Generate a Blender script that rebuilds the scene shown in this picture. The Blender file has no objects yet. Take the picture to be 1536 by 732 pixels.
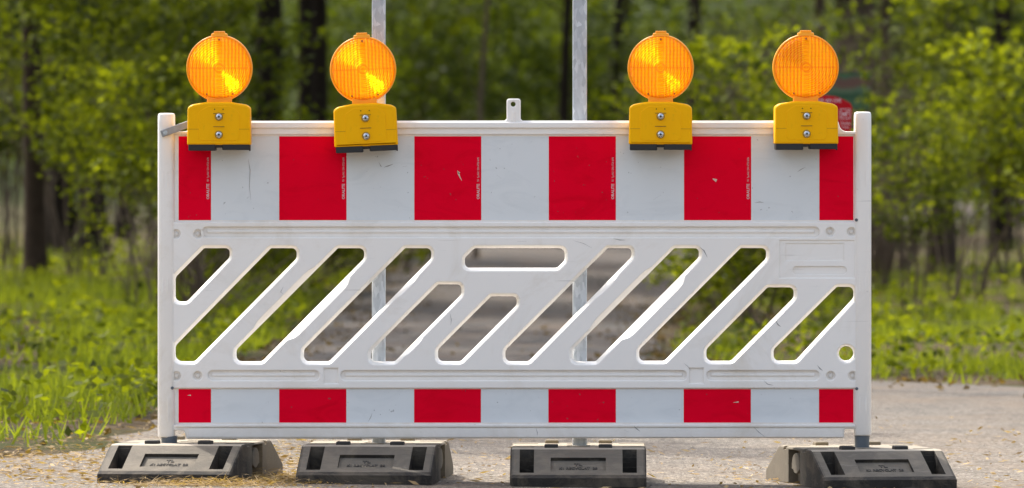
import bpy, bmesh, math, random
import numpy as np
from mathutils import Vector, Matrix, noise as mnoise

random.seed(7)
RNG = np.random.default_rng(7)
SC = bpy.context.scene
COL = SC.collection
S = 506.0            # pixels per metre of the photograph at the barrier plane
CAMD = 24.0          # camera distance in front of the barrier
CAMH = 1.0
HY = 214.0           # photo row of the horizon
R = math.radians


def X(px): return (px - 768.0) / S
def Z(py): return CAMH - (py - HY) / S
def GX(px, d): return (px - 768.0) / S * d / CAMD


# ------------------------------------------------------------------ materials
def mat(name):
    m = bpy.data.materials.new(name)
    m.use_nodes = True
    nt = m.node_tree
    b = nt.nodes['Principled BSDF']
    return m, nt, b


def N(nt, t, **kw):
    n = nt.nodes.new(t)
    for k, v in kw.items():
        if k.startswith('i_'):
            n.inputs[k[2:].replace('_', ' ')].default_value = v
        else:
            setattr(n, k, v)
    return n


def L(nt, a, b): nt.links.new(a, b)


def ramp(nt, src, stops, interp='LINEAR'):
    r = nt.nodes.new('ShaderNodeValToRGB')
    r.color_ramp.interpolation = interp
    el = r.color_ramp.elements
    while len(el) < len(stops): el.new(0.5)
    for e, (p, c) in zip(el, stops):
        e.position = p
        e.color = (c, c, c, 1) if isinstance(c, (int, float)) else (*c, 1)
    L(nt, src, r.inputs[0])
    return r.outputs[0]


def noise_tex(nt, scale, detail=4, rough=0.55, coords=None, stretch=None, dist=0.0):
    if coords is None:
        coords = nt.nodes.new('ShaderNodeTexCoord').outputs['Object']
    if stretch:
        mp = nt.nodes.new('ShaderNodeMapping')
        mp.inputs['Scale'].default_value = stretch
        L(nt, coords, mp.inputs[0]); coords = mp.outputs[0]
    n = nt.nodes.new('ShaderNodeTexNoise')
    n.inputs['Scale'].default_value = scale
    n.inputs['Detail'].default_value = detail
    n.inputs['Roughness'].default_value = rough
    n.inputs['Distortion'].default_value = dist
    L(nt, coords, n.inputs['Vector'])
    return n.outputs['Fac']


def mixc(nt, fac, a, b, mode='MIX'):
    m = nt.nodes.new('ShaderNodeMix'); m.data_type = 'RGBA'; m.blend_type = mode
    if isinstance(fac, (int, float)): m.inputs[0].default_value = fac
    else: L(nt, fac, m.inputs[0])
    for i, v in ((6, a), (7, b)):
        if isinstance(v, (tuple, list)): m.inputs[i].default_value = (*v[:3], 1)
        else: L(nt, v, m.inputs[i])
    return m.outputs[2]


def math_n(nt, op, a, b=0.0, c=None, clamp=False):
    m = nt.nodes.new('ShaderNodeMath'); m.operation = op; m.use_clamp = clamp
    for i, v in enumerate((a, b) if c is None else (a, b, c)):
        if isinstance(v, (int, float)): m.inputs[i].default_value = v
        else: L(nt, v, m.inputs[i])
    return m.outputs[0]


def bump(nt, b, h, strength=0.3, dist=0.002):
    n = nt.nodes.new('ShaderNodeBump')
    n.inputs['Strength'].default_value = strength
    n.inputs['Distance'].default_value = dist
    L(nt, h, n.inputs['Height']); L(nt, n.outputs[0], b.inputs['Normal'])
    return n


def m_plastic_white():
    m, nt, b = mat('white_plastic')
    big = noise_tex(nt, 3.0, 5)
    base = mixc(nt, big, (0.92, 0.885, 0.835), (0.96, 0.93, 0.885))
    # fine specks of grime
    sp = ramp(nt, noise_tex(nt, 60, 3, 0.6), [(0.0, 0.0), (0.70, 0.0), (0.745, 0.75), (1, 0.75)])
    sel = ramp(nt, noise_tex(nt, 9, 2), [(0.0, 0.0), (0.5, 0.0), (0.62, 1.0), (1, 1)])
    base = mixc(nt, math_n(nt, 'MULTIPLY', sp, sel), base, (0.36, 0.33, 0.29))
    # scratches, stretched noise on a slant
    tc = nt.nodes.new('ShaderNodeTexCoord')
    mp = nt.nodes.new('ShaderNodeMapping')
    mp.inputs['Rotation'].default_value = (0, R(38), 0); mp.inputs['Scale'].default_value = (1.5, 1, 55)
    L(nt, tc.outputs['Object'], mp.inputs[0])
    sc = ramp(nt, noise_tex(nt, 3.0, 3, 0.6, mp.outputs[0]), [(0, 0.0), (0.65, 0.0), (0.70, 0.5), (1, 0.55)])
    sel2 = ramp(nt, noise_tex(nt, 4.5, 2, 0.5), [(0, 0.0), (0.52, 0.0), (0.6, 1.0), (1, 1)])
    base = mixc(nt, math_n(nt, 'MULTIPLY', sc, sel2), base, (0.42, 0.40, 0.36))
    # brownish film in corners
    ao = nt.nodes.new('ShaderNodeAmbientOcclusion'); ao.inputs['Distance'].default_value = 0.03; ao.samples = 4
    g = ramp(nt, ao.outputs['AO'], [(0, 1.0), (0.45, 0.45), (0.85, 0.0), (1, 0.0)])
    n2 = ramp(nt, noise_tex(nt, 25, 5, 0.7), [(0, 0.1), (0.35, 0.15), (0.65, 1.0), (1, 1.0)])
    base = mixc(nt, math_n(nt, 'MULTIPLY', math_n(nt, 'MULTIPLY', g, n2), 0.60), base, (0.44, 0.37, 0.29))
    yel = ramp(nt, noise_tex(nt, 2.3, 6, 0.7, dist=1.5), [(0, 0.0), (0.50, 0.0), (0.72, 0.45), (1, 0.55)])
    base = mixc(nt, yel, base, (0.66, 0.58, 0.46))
    # splashed dirt towards the bottom edge
    sep = nt.nodes.new('ShaderNodeSeparateXYZ'); L(nt, tc.outputs['Object'], sep.inputs[0])
    low = ramp(nt, sep.outputs['Z'], [(0, 1.0), (0.122, 1.0), (0.150, 0.45), (0.32, 0.0)])
    base = mixc(nt, math_n(nt, 'MULTIPLY', low, math_n(nt, 'MULTIPLY', noise_tex(nt, 14, 6, 0.7), 0.55)), base, (0.45, 0.40, 0.33))
    L(nt, base, b.inputs['Base Color'])
    b.inputs['Roughness'].default_value = 0.42
    b.inputs['Subsurface Weight'].default_value = 0.0
    bump(nt, b, noise_tex(nt, 220, 3), 0.15, 0.0006)
    return m


def m_sheet(name, c1, c2, dirt, rough=0.3, spec=0.12):
    m, nt, b = mat(name)
    base = mixc(nt, noise_tex(nt, 4, 3), c1, c2)
    # smears and rubbed patches
    sm = ramp(nt, noise_tex(nt, 7, 5, 0.6, stretch=(1, 1, 2.2), dist=1.2), [(0, 0.0), (0.5, 0.0), (0.72, 0.5), (1, 0.7)])
    base = mixc(nt, sm, base, dirt)
    sp = ramp(nt, noise_tex(nt, 85, 2, 0.5), [(0, 0.0), (0.735, 0.0), (0.76, 0.8), (1, 0.8)])
    base = mixc(nt, sp, base, tuple(0.45 * v + 0.06 for v in c1))
    L(nt, base, b.inputs['Base Color'])
    b.inputs['Roughness'].default_value = rough
    b.inputs['Specular IOR Level'].default_value = spec
    # honeycomb of the reflective foil
    v = N(nt, 'ShaderNodeTexVoronoi'); v.feature = 'DISTANCE_TO_EDGE'; v.inputs['Scale'].default_value = 330
    L(nt, nt.nodes.new('ShaderNodeTexCoord').outputs['Object'], v.inputs['Vector'])
    h = math_n(nt, 'ADD', math_n(nt, 'MULTIPLY', v.outputs['Distance'], 0.2), noise_tex(nt, 6, 3))
    bump(nt, b, h, 0.12, 0.004)
    return m


def m_simple(name, c, rough=0.5, metal=0.0, c2=None, ns=20, bs=0.2, bd=0.001, spec=0.5):
    m, nt, b = mat(name)
    c2 = c2 or tuple(v * 0.7 for v in c)
    L(nt, mixc(nt, noise_tex(nt, ns, 5, 0.6), c2, c), b.inputs['Base Color'])
    b.inputs['Roughness'].default_value = rough
    b.inputs['Metallic'].default_value = metal
    b.inputs['Specular IOR Level'].default_value = spec
    bump(nt, b, noise_tex(nt, ns * 5, 4), bs, bd)
    return m


def m_case_yellow():
    m, nt, b = mat('yellow_case_plastic')
    oi = nt.nodes.new('ShaderNodeObjectInfo')
    base = mixc(nt, noise_tex(nt, 8, 4), (0.98, 0.46, 0.0), (1.0, 0.52, 0.0))
    base = mixc(nt, ramp(nt, noise_tex(nt, 40, 5, 0.7), [(0, 0.0), (0.6, 0.0), (0.85, 0.35), (1, 0.4)]), base, (0.45, 0.27, 0.02))
    L(nt, base, b.inputs['Base Color'])
    b.inputs['Roughness'].default_value = 0.4
    b.inputs['Specular IOR Level'].default_value = 0.12
    bump(nt, b, noise_tex(nt, 160, 3), 0.15, 0.0006)
    return m


def m_galv():
    m, nt, b = mat('galvanised_steel')
    v = N(nt, 'ShaderNodeTexVoronoi'); v.inputs['Scale'].default_value = 110
    tc = nt.nodes.new('ShaderNodeTexCoord')
    mp = nt.nodes.new('ShaderNodeMapping'); mp.inputs['Scale'].default_value = (1, 1, 0.35)
    L(nt, tc.outputs['Object'], mp.inputs[0]); L(nt, mp.outputs[0], v.inputs['Vector'])
    sepc = nt.nodes.new('ShaderNodeSeparateColor'); L(nt, v.outputs['Color'], sepc.inputs[0])
    f = math_n(nt, 'ADD', math_n(nt, 'MULTIPLY', sepc.outputs[0], 0.35), math_n(nt, 'MULTIPLY', noise_tex(nt, 9, 6, 0.65), 0.65))
    L(nt, ramp(nt, f, [(0.2, (0.34, 0.38, 0.42)), (0.5, (0.50, 0.54, 0.58)), (0.8, (0.70, 0.74, 0.78))]), b.inputs['Base Color'])
    b.inputs['Metallic'].default_value = 0.55
    b.inputs['Roughness'].default_value = 0.5
    bump(nt, b, noise_tex(nt, 70, 4), 0.2, 0.001)
    return m


def m_rubber():
    m, nt, b = mat('dusty_recycled_rubber')
    tc = nt.nodes.new('ShaderNodeTexCoord')
    geo = nt.nodes.new('ShaderNodeNewGeometry')
    oi = nt.nodes.new('ShaderNodeObjectInfo')
    va = nt.nodes.new('ShaderNodeVectorMath'); va.operation = 'ADD'
    cmb = nt.nodes.new('ShaderNodeCombineXYZ')
    for i in range(3): L(nt, math_n(nt, 'MULTIPLY', oi.outputs['Random'], 17.0 + 5 * i), cmb.inputs[i])
    L(nt, tc.outputs['Object'], va.inputs[0]); L(nt, cmb.outputs[0], va.inputs[1]); RC = va.outputs[0]
    base = mixc(nt, noise_tex(nt, 14, 6, 0.65, RC), (0.008, 0.0075, 0.007), (0.055, 0.049, 0.042))
    dust = ramp(nt, noise_tex(nt, 7, 8, 0.75, RC, dist=1.0), [(0, 0.0), (0.46, 0.0), (0.64, 0.62), (1, 0.85)])
    base = mixc(nt, dust, base, (0.15, 0.122, 0.088))
    # scuffs, slanting
    sc = ramp(nt, noise_tex(nt, 9, 4, 0.6, RC, stretch=(1, 4, 9), dist=1.0), [(0, 0.0), (0.6, 0.0), (0.70, 0.5), (1, 0.6)])
    base = mixc(nt, sc, base, (0.17, 0.15, 0.12))
    # pale dust lies on upward faces; the body gets paler from front to rear
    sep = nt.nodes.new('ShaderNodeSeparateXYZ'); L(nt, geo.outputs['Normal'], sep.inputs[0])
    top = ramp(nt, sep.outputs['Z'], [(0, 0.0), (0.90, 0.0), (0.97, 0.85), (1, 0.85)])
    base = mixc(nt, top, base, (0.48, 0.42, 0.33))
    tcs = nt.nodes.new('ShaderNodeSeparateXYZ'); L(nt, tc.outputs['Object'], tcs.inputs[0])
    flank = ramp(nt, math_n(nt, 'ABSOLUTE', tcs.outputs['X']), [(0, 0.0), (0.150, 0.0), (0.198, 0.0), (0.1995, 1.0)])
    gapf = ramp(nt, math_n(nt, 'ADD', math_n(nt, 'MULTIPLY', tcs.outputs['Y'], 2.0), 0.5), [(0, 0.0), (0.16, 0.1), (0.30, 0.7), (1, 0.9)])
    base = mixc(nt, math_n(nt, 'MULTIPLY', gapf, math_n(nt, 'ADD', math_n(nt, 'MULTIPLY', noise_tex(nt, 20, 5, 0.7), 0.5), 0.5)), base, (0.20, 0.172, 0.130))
    L(nt, base, b.inputs['Base Color'])
    b.inputs['Roughness'].default_value = 0.85
    b.inputs['Specular IOR Level'].default_value = 0.3
    h = math_n(nt, 'ADD', noise_tex(nt, 40, 6, 0.7), math_n(nt, 'MULTIPLY', noise_tex(nt, 230, 3), 0.5))
    bump(nt, b, h, 0.6, 0.003)
    return m


def m_lens():
    """ribbed amber prismatic lens: half lets you look in, half scatters"""
    m, nt, b = mat('amber_lens')
    nt.nodes.remove(b)
    out = nt.nodes['Material Output']
    tc = nt.nodes.new('ShaderNodeTexCoord')
    sep = nt.nodes.new('ShaderNodeSeparateXYZ'); L(nt, tc.outputs['Object'], sep.inputs[0])
    x, z = sep.outputs['X'], sep.outputs['Z']
    # ribs: vertical flutes, width changes by quadrant, fine horizontal hatching
    wob = math_n(nt, 'MULTIPLY', noise_tex(nt, 30, 2), 2.2)
    sx = math_n(nt, 'SINE', math_n(nt, 'ADD', math_n(nt, 'MULTIPLY', x, 2 * math.pi / 0.0105), wob))
    sx2 = math_n(nt, 'SINE', math_n(nt, 'MULTIPLY', x, 2 * math.pi / 0.0042))
    sz = math_n(nt, 'SINE', math_n(nt, 'MULTIPLY', z, 2 * math.pi / 0.0040))
    bandc = math_n(nt, 'LESS_THAN', math_n(nt, 'ABSOLUTE', x), 0.0075)
    h = math_n(nt, 'ADD', math_n(nt, 'MULTIPLY', sx, 0.55), math_n(nt, 'ADD', math_n(nt, 'MULTIPLY', sx2, 0.18), math_n(nt, 'MULTIPLY', sz, 0.35)))
    rungs = math_n(nt, 'MULTIPLY', sz, 1.1)
    h = math_n(nt, 'ADD', math_n(nt, 'MULTIPLY', h, math_n(nt, 'SUBTRACT', 1.0, bandc)), math_n(nt, 'MULTIPLY', rungs, bandc))
    rr = math_n(nt, 'SQRT', math_n(nt, 'ADD', math_n(nt, 'MULTIPLY', x, x), math_n(nt, 'MULTIPLY', z, z)))
    rings = math_n(nt, 'MULTIPLY', math_n(nt, 'SINE', math_n(nt, 'MULTIPLY', rr, 2 * math.pi / 0.0062)), 0.55)
    quad = math_n(nt, 'LESS_THAN', math_n(nt, 'MULTIPLY', x, z), 0.0)
    h = math_n(nt, 'ADD', h, math_n(nt, 'MULTIPLY', rings, quad))
    bm_ = N(nt, 'ShaderNodeBump'); bm_.inputs['Strength'].default_value = 0.75; bm_.inputs['Distance'].default_value = 0.0026
    L(nt, h, bm_.inputs['Height'])
    hn = math_n(nt, 'ADD', math_n(nt, 'MULTIPLY', h, 0.55), 0.5, clamp=True)
    # deeper orange in the flute valleys and round the rim
    col = mixc(nt, hn, (0.84, 0.27, 0.0), (1.0, 0.78, 0.006))
    hline = ramp(nt, math_n(nt, 'ABSOLUTE', z), [(0, 0.45), (0.0018, 0.0), (1, 0.0)])
    ring = ramp(nt, math_n(nt, 'ABSOLUTE', math_n(nt, 'SUBTRACT', rr, 0.0125)), [(0, 0.6), (0.0014, 0.0), (1, 0.0)])
    rim = ramp(nt, rr, [(0, 0.0), (0.083, 0.0), (0.092, 0.5), (1, 0.5)])
    dk = math_n(nt, 'MAXIMUM', math_n(nt, 'MAXIMUM', hline, ring), rim)
    col = mixc(nt, dk, col, (0.80, 0.20, 0.002))
    tr = N(nt, 'ShaderNodeBsdfTranslucent'); L(nt, col, tr.inputs['Color']); L(nt, bm_.outputs[0], tr.inputs['Normal'])
    df = N(nt, 'ShaderNodeBsdfDiffuse'); L(nt, col, df.inputs['Color']); L(nt, bm_.outputs[0], df.inputs['Normal'])
    rf = N(nt, 'ShaderNodeBsdfRefraction'); rf.inputs['IOR'].default_value = 1.25; rf.inputs['Roughness'].default_value = 0.16
    L(nt, col, rf.inputs['Color']); L(nt, bm_.outputs[0], rf.inputs['Normal'])
    gl = N(nt, 'ShaderNodeBsdfGlossy'); gl.inputs['Roughness'].default_value = 0.15; L(nt, bm_.outputs[0], gl.inputs['Normal'])
    m1 = N(nt, 'ShaderNodeMixShader'); m1.inputs[0].default_value = 0.46; L(nt, tr.outputs[0], m1.inputs[1]); L(nt, rf.outputs[0], m1.inputs[2])
    m2 = N(nt, 'ShaderNodeMixShader'); m2.inputs[0].default_value = 0.22; L(nt, m1.outputs[0], m2.inputs[1]); L(nt, df.outputs[0], m2.inputs[2])
    m3 = N(nt, 'ShaderNodeMixShader'); m3.inputs[0].default_value = 0.022; L(nt, m2.outputs[0], m3.inputs[1]); L(nt, gl.outputs[0], m3.inputs[2])
    em = N(nt, 'ShaderNodeEmission'); em.inputs['Strength'].default_value = 0.10; L(nt, col, em.inputs['Color'])  # added emission on top of the sun passing through the lens
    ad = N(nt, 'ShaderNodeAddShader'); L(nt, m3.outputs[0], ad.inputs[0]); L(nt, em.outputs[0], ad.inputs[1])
    L(nt, ad.outputs[0], out.inputs[0])
    return m


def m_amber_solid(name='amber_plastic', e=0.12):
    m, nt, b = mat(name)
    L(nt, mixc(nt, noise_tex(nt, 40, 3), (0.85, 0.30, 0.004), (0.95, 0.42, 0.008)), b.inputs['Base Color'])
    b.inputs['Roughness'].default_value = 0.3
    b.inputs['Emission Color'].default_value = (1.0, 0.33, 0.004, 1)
    b.inputs['Emission Strength'].default_value = e  # slight added glow on rim, cap and neck
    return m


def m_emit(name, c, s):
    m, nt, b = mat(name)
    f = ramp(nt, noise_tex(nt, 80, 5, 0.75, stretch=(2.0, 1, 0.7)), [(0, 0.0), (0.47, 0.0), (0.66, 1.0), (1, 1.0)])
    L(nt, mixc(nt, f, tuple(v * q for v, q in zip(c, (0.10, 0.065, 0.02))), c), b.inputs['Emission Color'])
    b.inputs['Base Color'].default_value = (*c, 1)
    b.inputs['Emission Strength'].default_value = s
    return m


def m_leaf(name, dark, light, trans=0.5):
    m, nt, b = mat(name)
    nt.nodes.remove(b)
    out = nt.nodes['Material Output']
    a = N(nt, 'ShaderNodeAttribute'); a.attribute_name = 'tint'
    oi = nt.nodes.new('ShaderNodeObjectInfo')
    f = math_n(nt, 'ADD', a.outputs['Fac'], math_n(nt, 'MULTIPLY', math_n(nt, 'SUBTRACT', oi.outputs['Random'], 0.5), 0.25), clamp=True)
    col = mixc(nt, f, dark, light)
    df = N(nt, 'ShaderNodeBsdfPrincipled'); L(nt, col, df.inputs['Base Color']); df.inputs['Roughness'].default_value = 0.65
    df.inputs['Specular IOR Level'].default_value = 0.12
    tr = N(nt, 'ShaderNodeBsdfTranslucent')
    L(nt, mixc(nt, 1.0, col, (1.9, 1.75, 0.5), 'MULTIPLY'), tr.inputs['Color'])
    mx = N(nt, 'ShaderNodeMixShader'); mx.inputs[0].default_value = trans
    L(nt, df.outputs[0], mx.inputs[1]); L(nt, tr.outputs[0], mx.inputs[2]); L(nt, mx.outputs[0], out.inputs[0])
    return m


M = {}
M['white'] = m_plastic_white()
M['sheet_white'] = m_sheet('white_reflective_foil', (0.74, 0.775, 0.79), (0.80, 0.83, 0.84), (0.65, 0.69, 0.71))
M['sheet_red'] = m_sheet('red_reflective_foil', (0.82, 0.0, 0.018), (0.90, 0.0, 0.028), (0.66, 0.0, 0.012), 0.4, 0.03)
M['ink'] = m_simple('pale_pink_ink', (0.85, 0.62, 0.64), 0.4)
M['scuff'] = m_simple('grey_scuff', (0.36, 0.35, 0.34), 0.6)
M['scratch'] = m_simple('bare_scratch', (0.85, 0.62, 0.50), 0.6)
M['tube'] = m_simple('grey_plastic_tube', (0.12, 0.145, 0.17), 0.45, 0.0, (0.07, 0.085, 0.10), 30)
M['case'] = m_case_yellow()
M['black'] = m_simple('black_plastic', (0.012, 0.013, 0.016), 0.45, 0.0, (0.006, 0.007, 0.009), 40)
M['seam'] = m_simple('seam_brown', (0.30, 0.15, 0.005), 0.6)
M['chrome'] = m_simple('steel_screw', (0.62, 0.66, 0.70), 0.25, 1.0, (0.5, 0.54, 0.58), 60)
M['chrome_ring'] = m_simple('yellow_boss', (0.50, 0.29, 0.01), 0.5)
M['hole'] = m_simple('dark_recess', (0.01, 0.008, 0.006), 0.9)
M['steel'] = m_simple('steel_strap', (0.42, 0.43, 0.44), 0.42, 0.6, (0.24, 0.24, 0.25), 50)
M['galv'] = m_galv()
M['rubber'] = m_rubber()
M['nub'] = m_simple('rubber_nub', (0.05, 0.046, 0.040), 0.8, 0.0, (0.015, 0.015, 0.015), 60)
M['nub_sunlit'] = m_simple('sunlit_nub', (0.22, 0.18, 0.12), 0.9, 0.0, (0.09, 0.075, 0.05), 60)
M['relief'] = m_simple('rubber_relief', (0.10, 0.088, 0.074), 0.85, 0.0, (0.020, 0.018, 0.016), 45)
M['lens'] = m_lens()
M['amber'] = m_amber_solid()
M['amber_dark'] = m_simple('lens_screw', (0.35, 0.10, 0.004), 0.4)
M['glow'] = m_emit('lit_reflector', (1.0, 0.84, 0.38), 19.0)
M['glow_dim'] = m_emit('dim_sun_glint', (1.0, 0.78, 0.18), 8.0)
M['bark'] = m_simple('dark_bark', (0.030, 0.022, 0.016), 0.95, 0.0, (0.010, 0.008, 0.006), 9, 0.9, 0.02, 0.1)
M['bark_light'] = m_simple('brown_bark', (0.105, 0.075, 0.052), 0.95, 0.0, (0.032, 0.023, 0.017), 9, 0.9, 0.02, 0.1)
M['twig'] = m_simple('twig_bark', (0.20, 0.15, 0.11), 0.9, 0.0, (0.07, 0.052, 0.036), 20, 0.4, 0.004, 0.1)
M['leaf_mid'] = m_leaf('leaf_mid_green', (0.013, 0.023, 0.004), (0.118, 0.150, 0.012))
M['leaf_bright'] = m_leaf('leaf_spring_green', (0.018, 0.032, 0.004), (0.220, 0.262, 0.015))
M['leaf_dark'] = m_leaf('leaf_deep_green', (0.012, 0.022, 0.005), (0.070, 0.090, 0.014), 0.35)
M['leaf_far'] = m_leaf('leaf_far_green', (0.011, 0.021, 0.004), (0.108, 0.148, 0.013), 0.4)
M['leaf_brown'] = m_leaf('leaf_brown', (0.05, 0.035, 0.02), (0.17, 0.12, 0.06), 0.3)
M['grass'] = m_leaf('grass_blade', (0.055, 0.085, 0.010), (0.21, 0.26, 0.030), 0.45)
M['straw'] = m_leaf('dry_straw', (0.16, 0.10, 0.045), (0.50, 0.37, 0.20), 0.2)
M['stone'] = m_leaf('gravel_stone', (0.14, 0.12, 0.10), (0.46, 0.42, 0.37), 0.0)
M['petal'] = m_simple('yellow_petal', (0.80, 0.50, 0.01), 0.6)
M['fluff'] = m_simple('seed_fluff', (0.80, 0.80, 0.76), 0.9)
M['sign_red'] = m_simple('red_sign_face', (0.50, 0.003, 0.010), 0.3, 0.0, (0.40, 0.002, 0.008), 8, spec=0.15)
M['sign_pink'] = m_simple('pale_print', (0.78, 0.55, 0.56), 0.5)
M['wood_grey'] = m_simple('weathered_timber', (0.16, 0.12, 0.085), 0.9, 0.0, (0.08, 0.06, 0.045), 12, 0.5, 0.004)
M['spot_white'] = m_simple('chipped_white', (0.8, 0.78, 0.76), 0.6)


def m_board():
    m, nt, b = mat('printed_panorama')
    tc = nt.nodes.new('ShaderNodeTexCoord'); sep = nt.nodes.new('ShaderNodeSeparateXYZ')
    L(nt, tc.outputs['Object'], sep.inputs[0])
    f = math_n(nt, 'ADD', math_n(nt, 'MULTIPLY', sep.outputs['Z'], 2.4), math_n(nt, 'MULTIPLY', noise_tex(nt, 9, 3, 0.6), 0.30))
    c = ramp(nt, f, [(0.0, (0.13, 0.08, 0.07)), (0.22, (0.06, 0.15, 0.07)), (0.36, (0.02, 0.07, 0.03)), (0.42, (0.11, 0.19, 0.10)),
                     (0.50, (0.16, 0.07, 0.05)), (0.58, (0.15, 0.08, 0.06)), (0.62, (0.05, 0.15, 0.07)), (0.85, (0.09, 0.19, 0.11))])
    L(nt, c, b.inputs['Base Color']); b.inputs['Roughness'].default_value = 0.35
    return m


M['board'] = m_board()


# -------------------------------------------------------------------- helpers
def link(o, parent=None):
    COL.objects.link(o)
    if parent is not None: o.parent = parent
    return o


def empty(name, label, cat, loc=(0, 0, 0), rz=0.0, group=None):
    o = bpy.data.objects.new(name, None)
    o.empty_display_size = 0.1
    o.location = loc; o.rotation_euler = (0, 0, rz)
    COL.objects.link(o)
    o['label'] = label; o['category'] = cat
    if group: o['group'] = group
    return o


def tag(o, label=None, cat=None, group=None, kind=None):
    if label: o['label'] = label
    if cat: o['category'] = cat
    if group: o['group'] = group
    if kind: o['kind'] = kind
    return o


def pymesh(name, verts, faces, m, parent=None, loc=(0, 0, 0), smooth=False):
    me = bpy.data.meshes.new(name)
    me.from_pydata([tuple(v) for v in verts], [], [tuple(f) for f in faces])
    for mm in (m if isinstance(m, (list, tuple)) else [m]): me.materials.append(mm)
    if smooth: me.polygons.foreach_set('use_smooth', [True] * len(me.polygons))
    o = bpy.data.objects.new(name, me)
    o.location = loc
    return link(o, parent)


def from_bm(name, bm, m, parent=None, loc=(0, 0, 0), smooth=False, rot=(0, 0, 0)):
    me = bpy.data.meshes.new(name)
    bm.to_mesh(me); bm.free()
    for mm in (m if isinstance(m, (list, tuple)) else [m]): me.materials.append(mm)
    if smooth: me.polygons.foreach_set('use_smooth', [True] * len(me.polygons))
    o = bpy.data.objects.new(name, me)
    o.location = loc; o.rotation_euler = rot
    return link(o, parent)


def bm_box(bm, x0, x1, y0, y1, z0, z1, bev=0.0, seg=2):
    r = bmesh.ops.create_cube(bm, size=1.0)
    vs = r['verts']
    for v in vs:
        v.co = Vector((x0 + (v.co.x + .5) * (x1 - x0), y0 + (v.co.y + .5) * (y1 - y0), z0 + (v.co.z + .5) * (z1 - z0)))
    if bev > 0:
        es = list({e for v in vs for e in v.link_edges})
        bmesh.ops.bevel(bm, geom=es, offset=bev, segments=seg, profile=0.5, affect='EDGES')
    return bm


def bm_cyl(bm, c, axis, r, h, n=24, r2=None, bev=0.0):
    """cylinder centred at c along axis 'X','Y','Z'"""
    rot = {'Z': Matrix.Identity(4), 'Y': Matrix.Rotation(math.pi / 2, 4, 'X'), 'X': Matrix.Rotation(math.pi / 2, 4, 'Y')}[axis]
    res = bmesh.ops.create_cone(bm, cap_ends=True, segments=n, radius1=r, radius2=r if r2 is None else r2, depth=h,
                                matrix=Matrix.Translation(c) @ rot)
    if bev > 0:
        vs = set(res['verts'])
        es = [e for e in bm.edges if e.verts[0] in vs and e.verts[1] in vs and len(e.link_faces) == 2 and
              any(len(f.verts) > 4 for f in e.link_faces)]
        bmesh.ops.bevel(bm, geom=es, offset=bev, segments=2, profile=0.5, affect='EDGES')


def flat_plate(loops, y0, thick, bev=0.0, offset=0.0, res=2):
    """loops in (x, z) metres; solid with holes, front face at y = y0, back at y0+thick; returns (verts, faces)"""
    cu = bpy.data.curves.new('tmp', 'CURVE'); cu.dimensions = '2D'; cu.fill_mode = 'BOTH'
    for lp in loops:
        s = cu.splines.new('POLY'); s.points.add(len(lp) - 1)
        for p, (x, z) in zip(s.points, lp): p.co = (x, z, 0, 1)
        s.use_cyclic_u = True
    cu.extrude = thick / 2 - bev; cu.bevel_depth = bev; cu.offset = -bev + offset; cu.bevel_resolution = res
    o = bpy.data.objects.new('tmp', cu); COL.objects.link(o)
    dg = bpy.context.evaluated_depsgraph_get(); dg.update()
    me = bpy.data.meshes.new_from_object(o.evaluated_get(dg))
    vs = [(v.co.x, y0 + thick / 2 - v.co.z, v.co.y) for v in me.vertices]
    fs = [tuple(p.vertices) for p in me.polygons]
    bpy.data.objects.remove(o); bpy.data.curves.remove(cu); bpy.data.meshes.remove(me)
    return vs, fs


class Bag:
    def __init__(s): s.v = []; s.f = []
    def add(s, vf):
        n = len(s.v); s.v += [tuple(v) for v in vf[0]]; s.f += [tuple(i + n for i in f) for f in vf[1]]
    def obj(s, name, m, parent=None, loc=(0, 0, 0), smooth=False):
        return pymesh(name, s.v, s.f, m, parent, loc, smooth)


def text_vf(txt, size, bold=False, align='CENTER', ext=0.0004):
    cu = bpy.data.curves.new('tmp', 'FONT'); cu.body = txt; cu.size = size; cu.align_x = align; cu.align_y = 'CENTER'
    cu.extrude = ext; cu.resolution_u = 2
    if bold: cu.offset = size * 0.02
    o = bpy.data.objects.new('tmp', cu); COL.objects.link(o)
    dg = bpy.context.evaluated_depsgraph_get(); dg.update()
    me = bpy.data.meshes.new_from_object(o.evaluated_get(dg))
    vs = [v.co.copy() for v in me.vertices]; fs = [tuple(p.vertices) for p in me.polygons]
    bpy.data.objects.remove(o); bpy.data.curves.remove(cu); bpy.data.meshes.remove(me)
    return vs, fs


def offset_poly(pts, d):
    """offset convex polygon (any winding) outward by d"""
    n = len(pts)
    ar = sum(pts[i][0] * pts[(i + 1) % n][1] - pts[(i + 1) % n][0] * pts[i][1] for i in range(n))
    sg = 1 if ar > 0 else -1
    lines = []
    for i in range(n):
        a = Vector(pts[i]); b = Vector(pts[(i + 1) % n]); t = (b - a).normalized()
        nrm = Vector((t.y, -t.x)) * sg
        lines.append((a + nrm * d, t))
    out = []
    for i in range(n):
        p, t = lines[i - 1]; q, u = lines[i]
        den = t.x * u.y - t.y * u.x
        k = ((q.x - p.x) * u.y - (q.y - p.y) * u.x) / den
        out.append((p.x + t.x * k, p.y + t.y * k))
    return out


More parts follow.
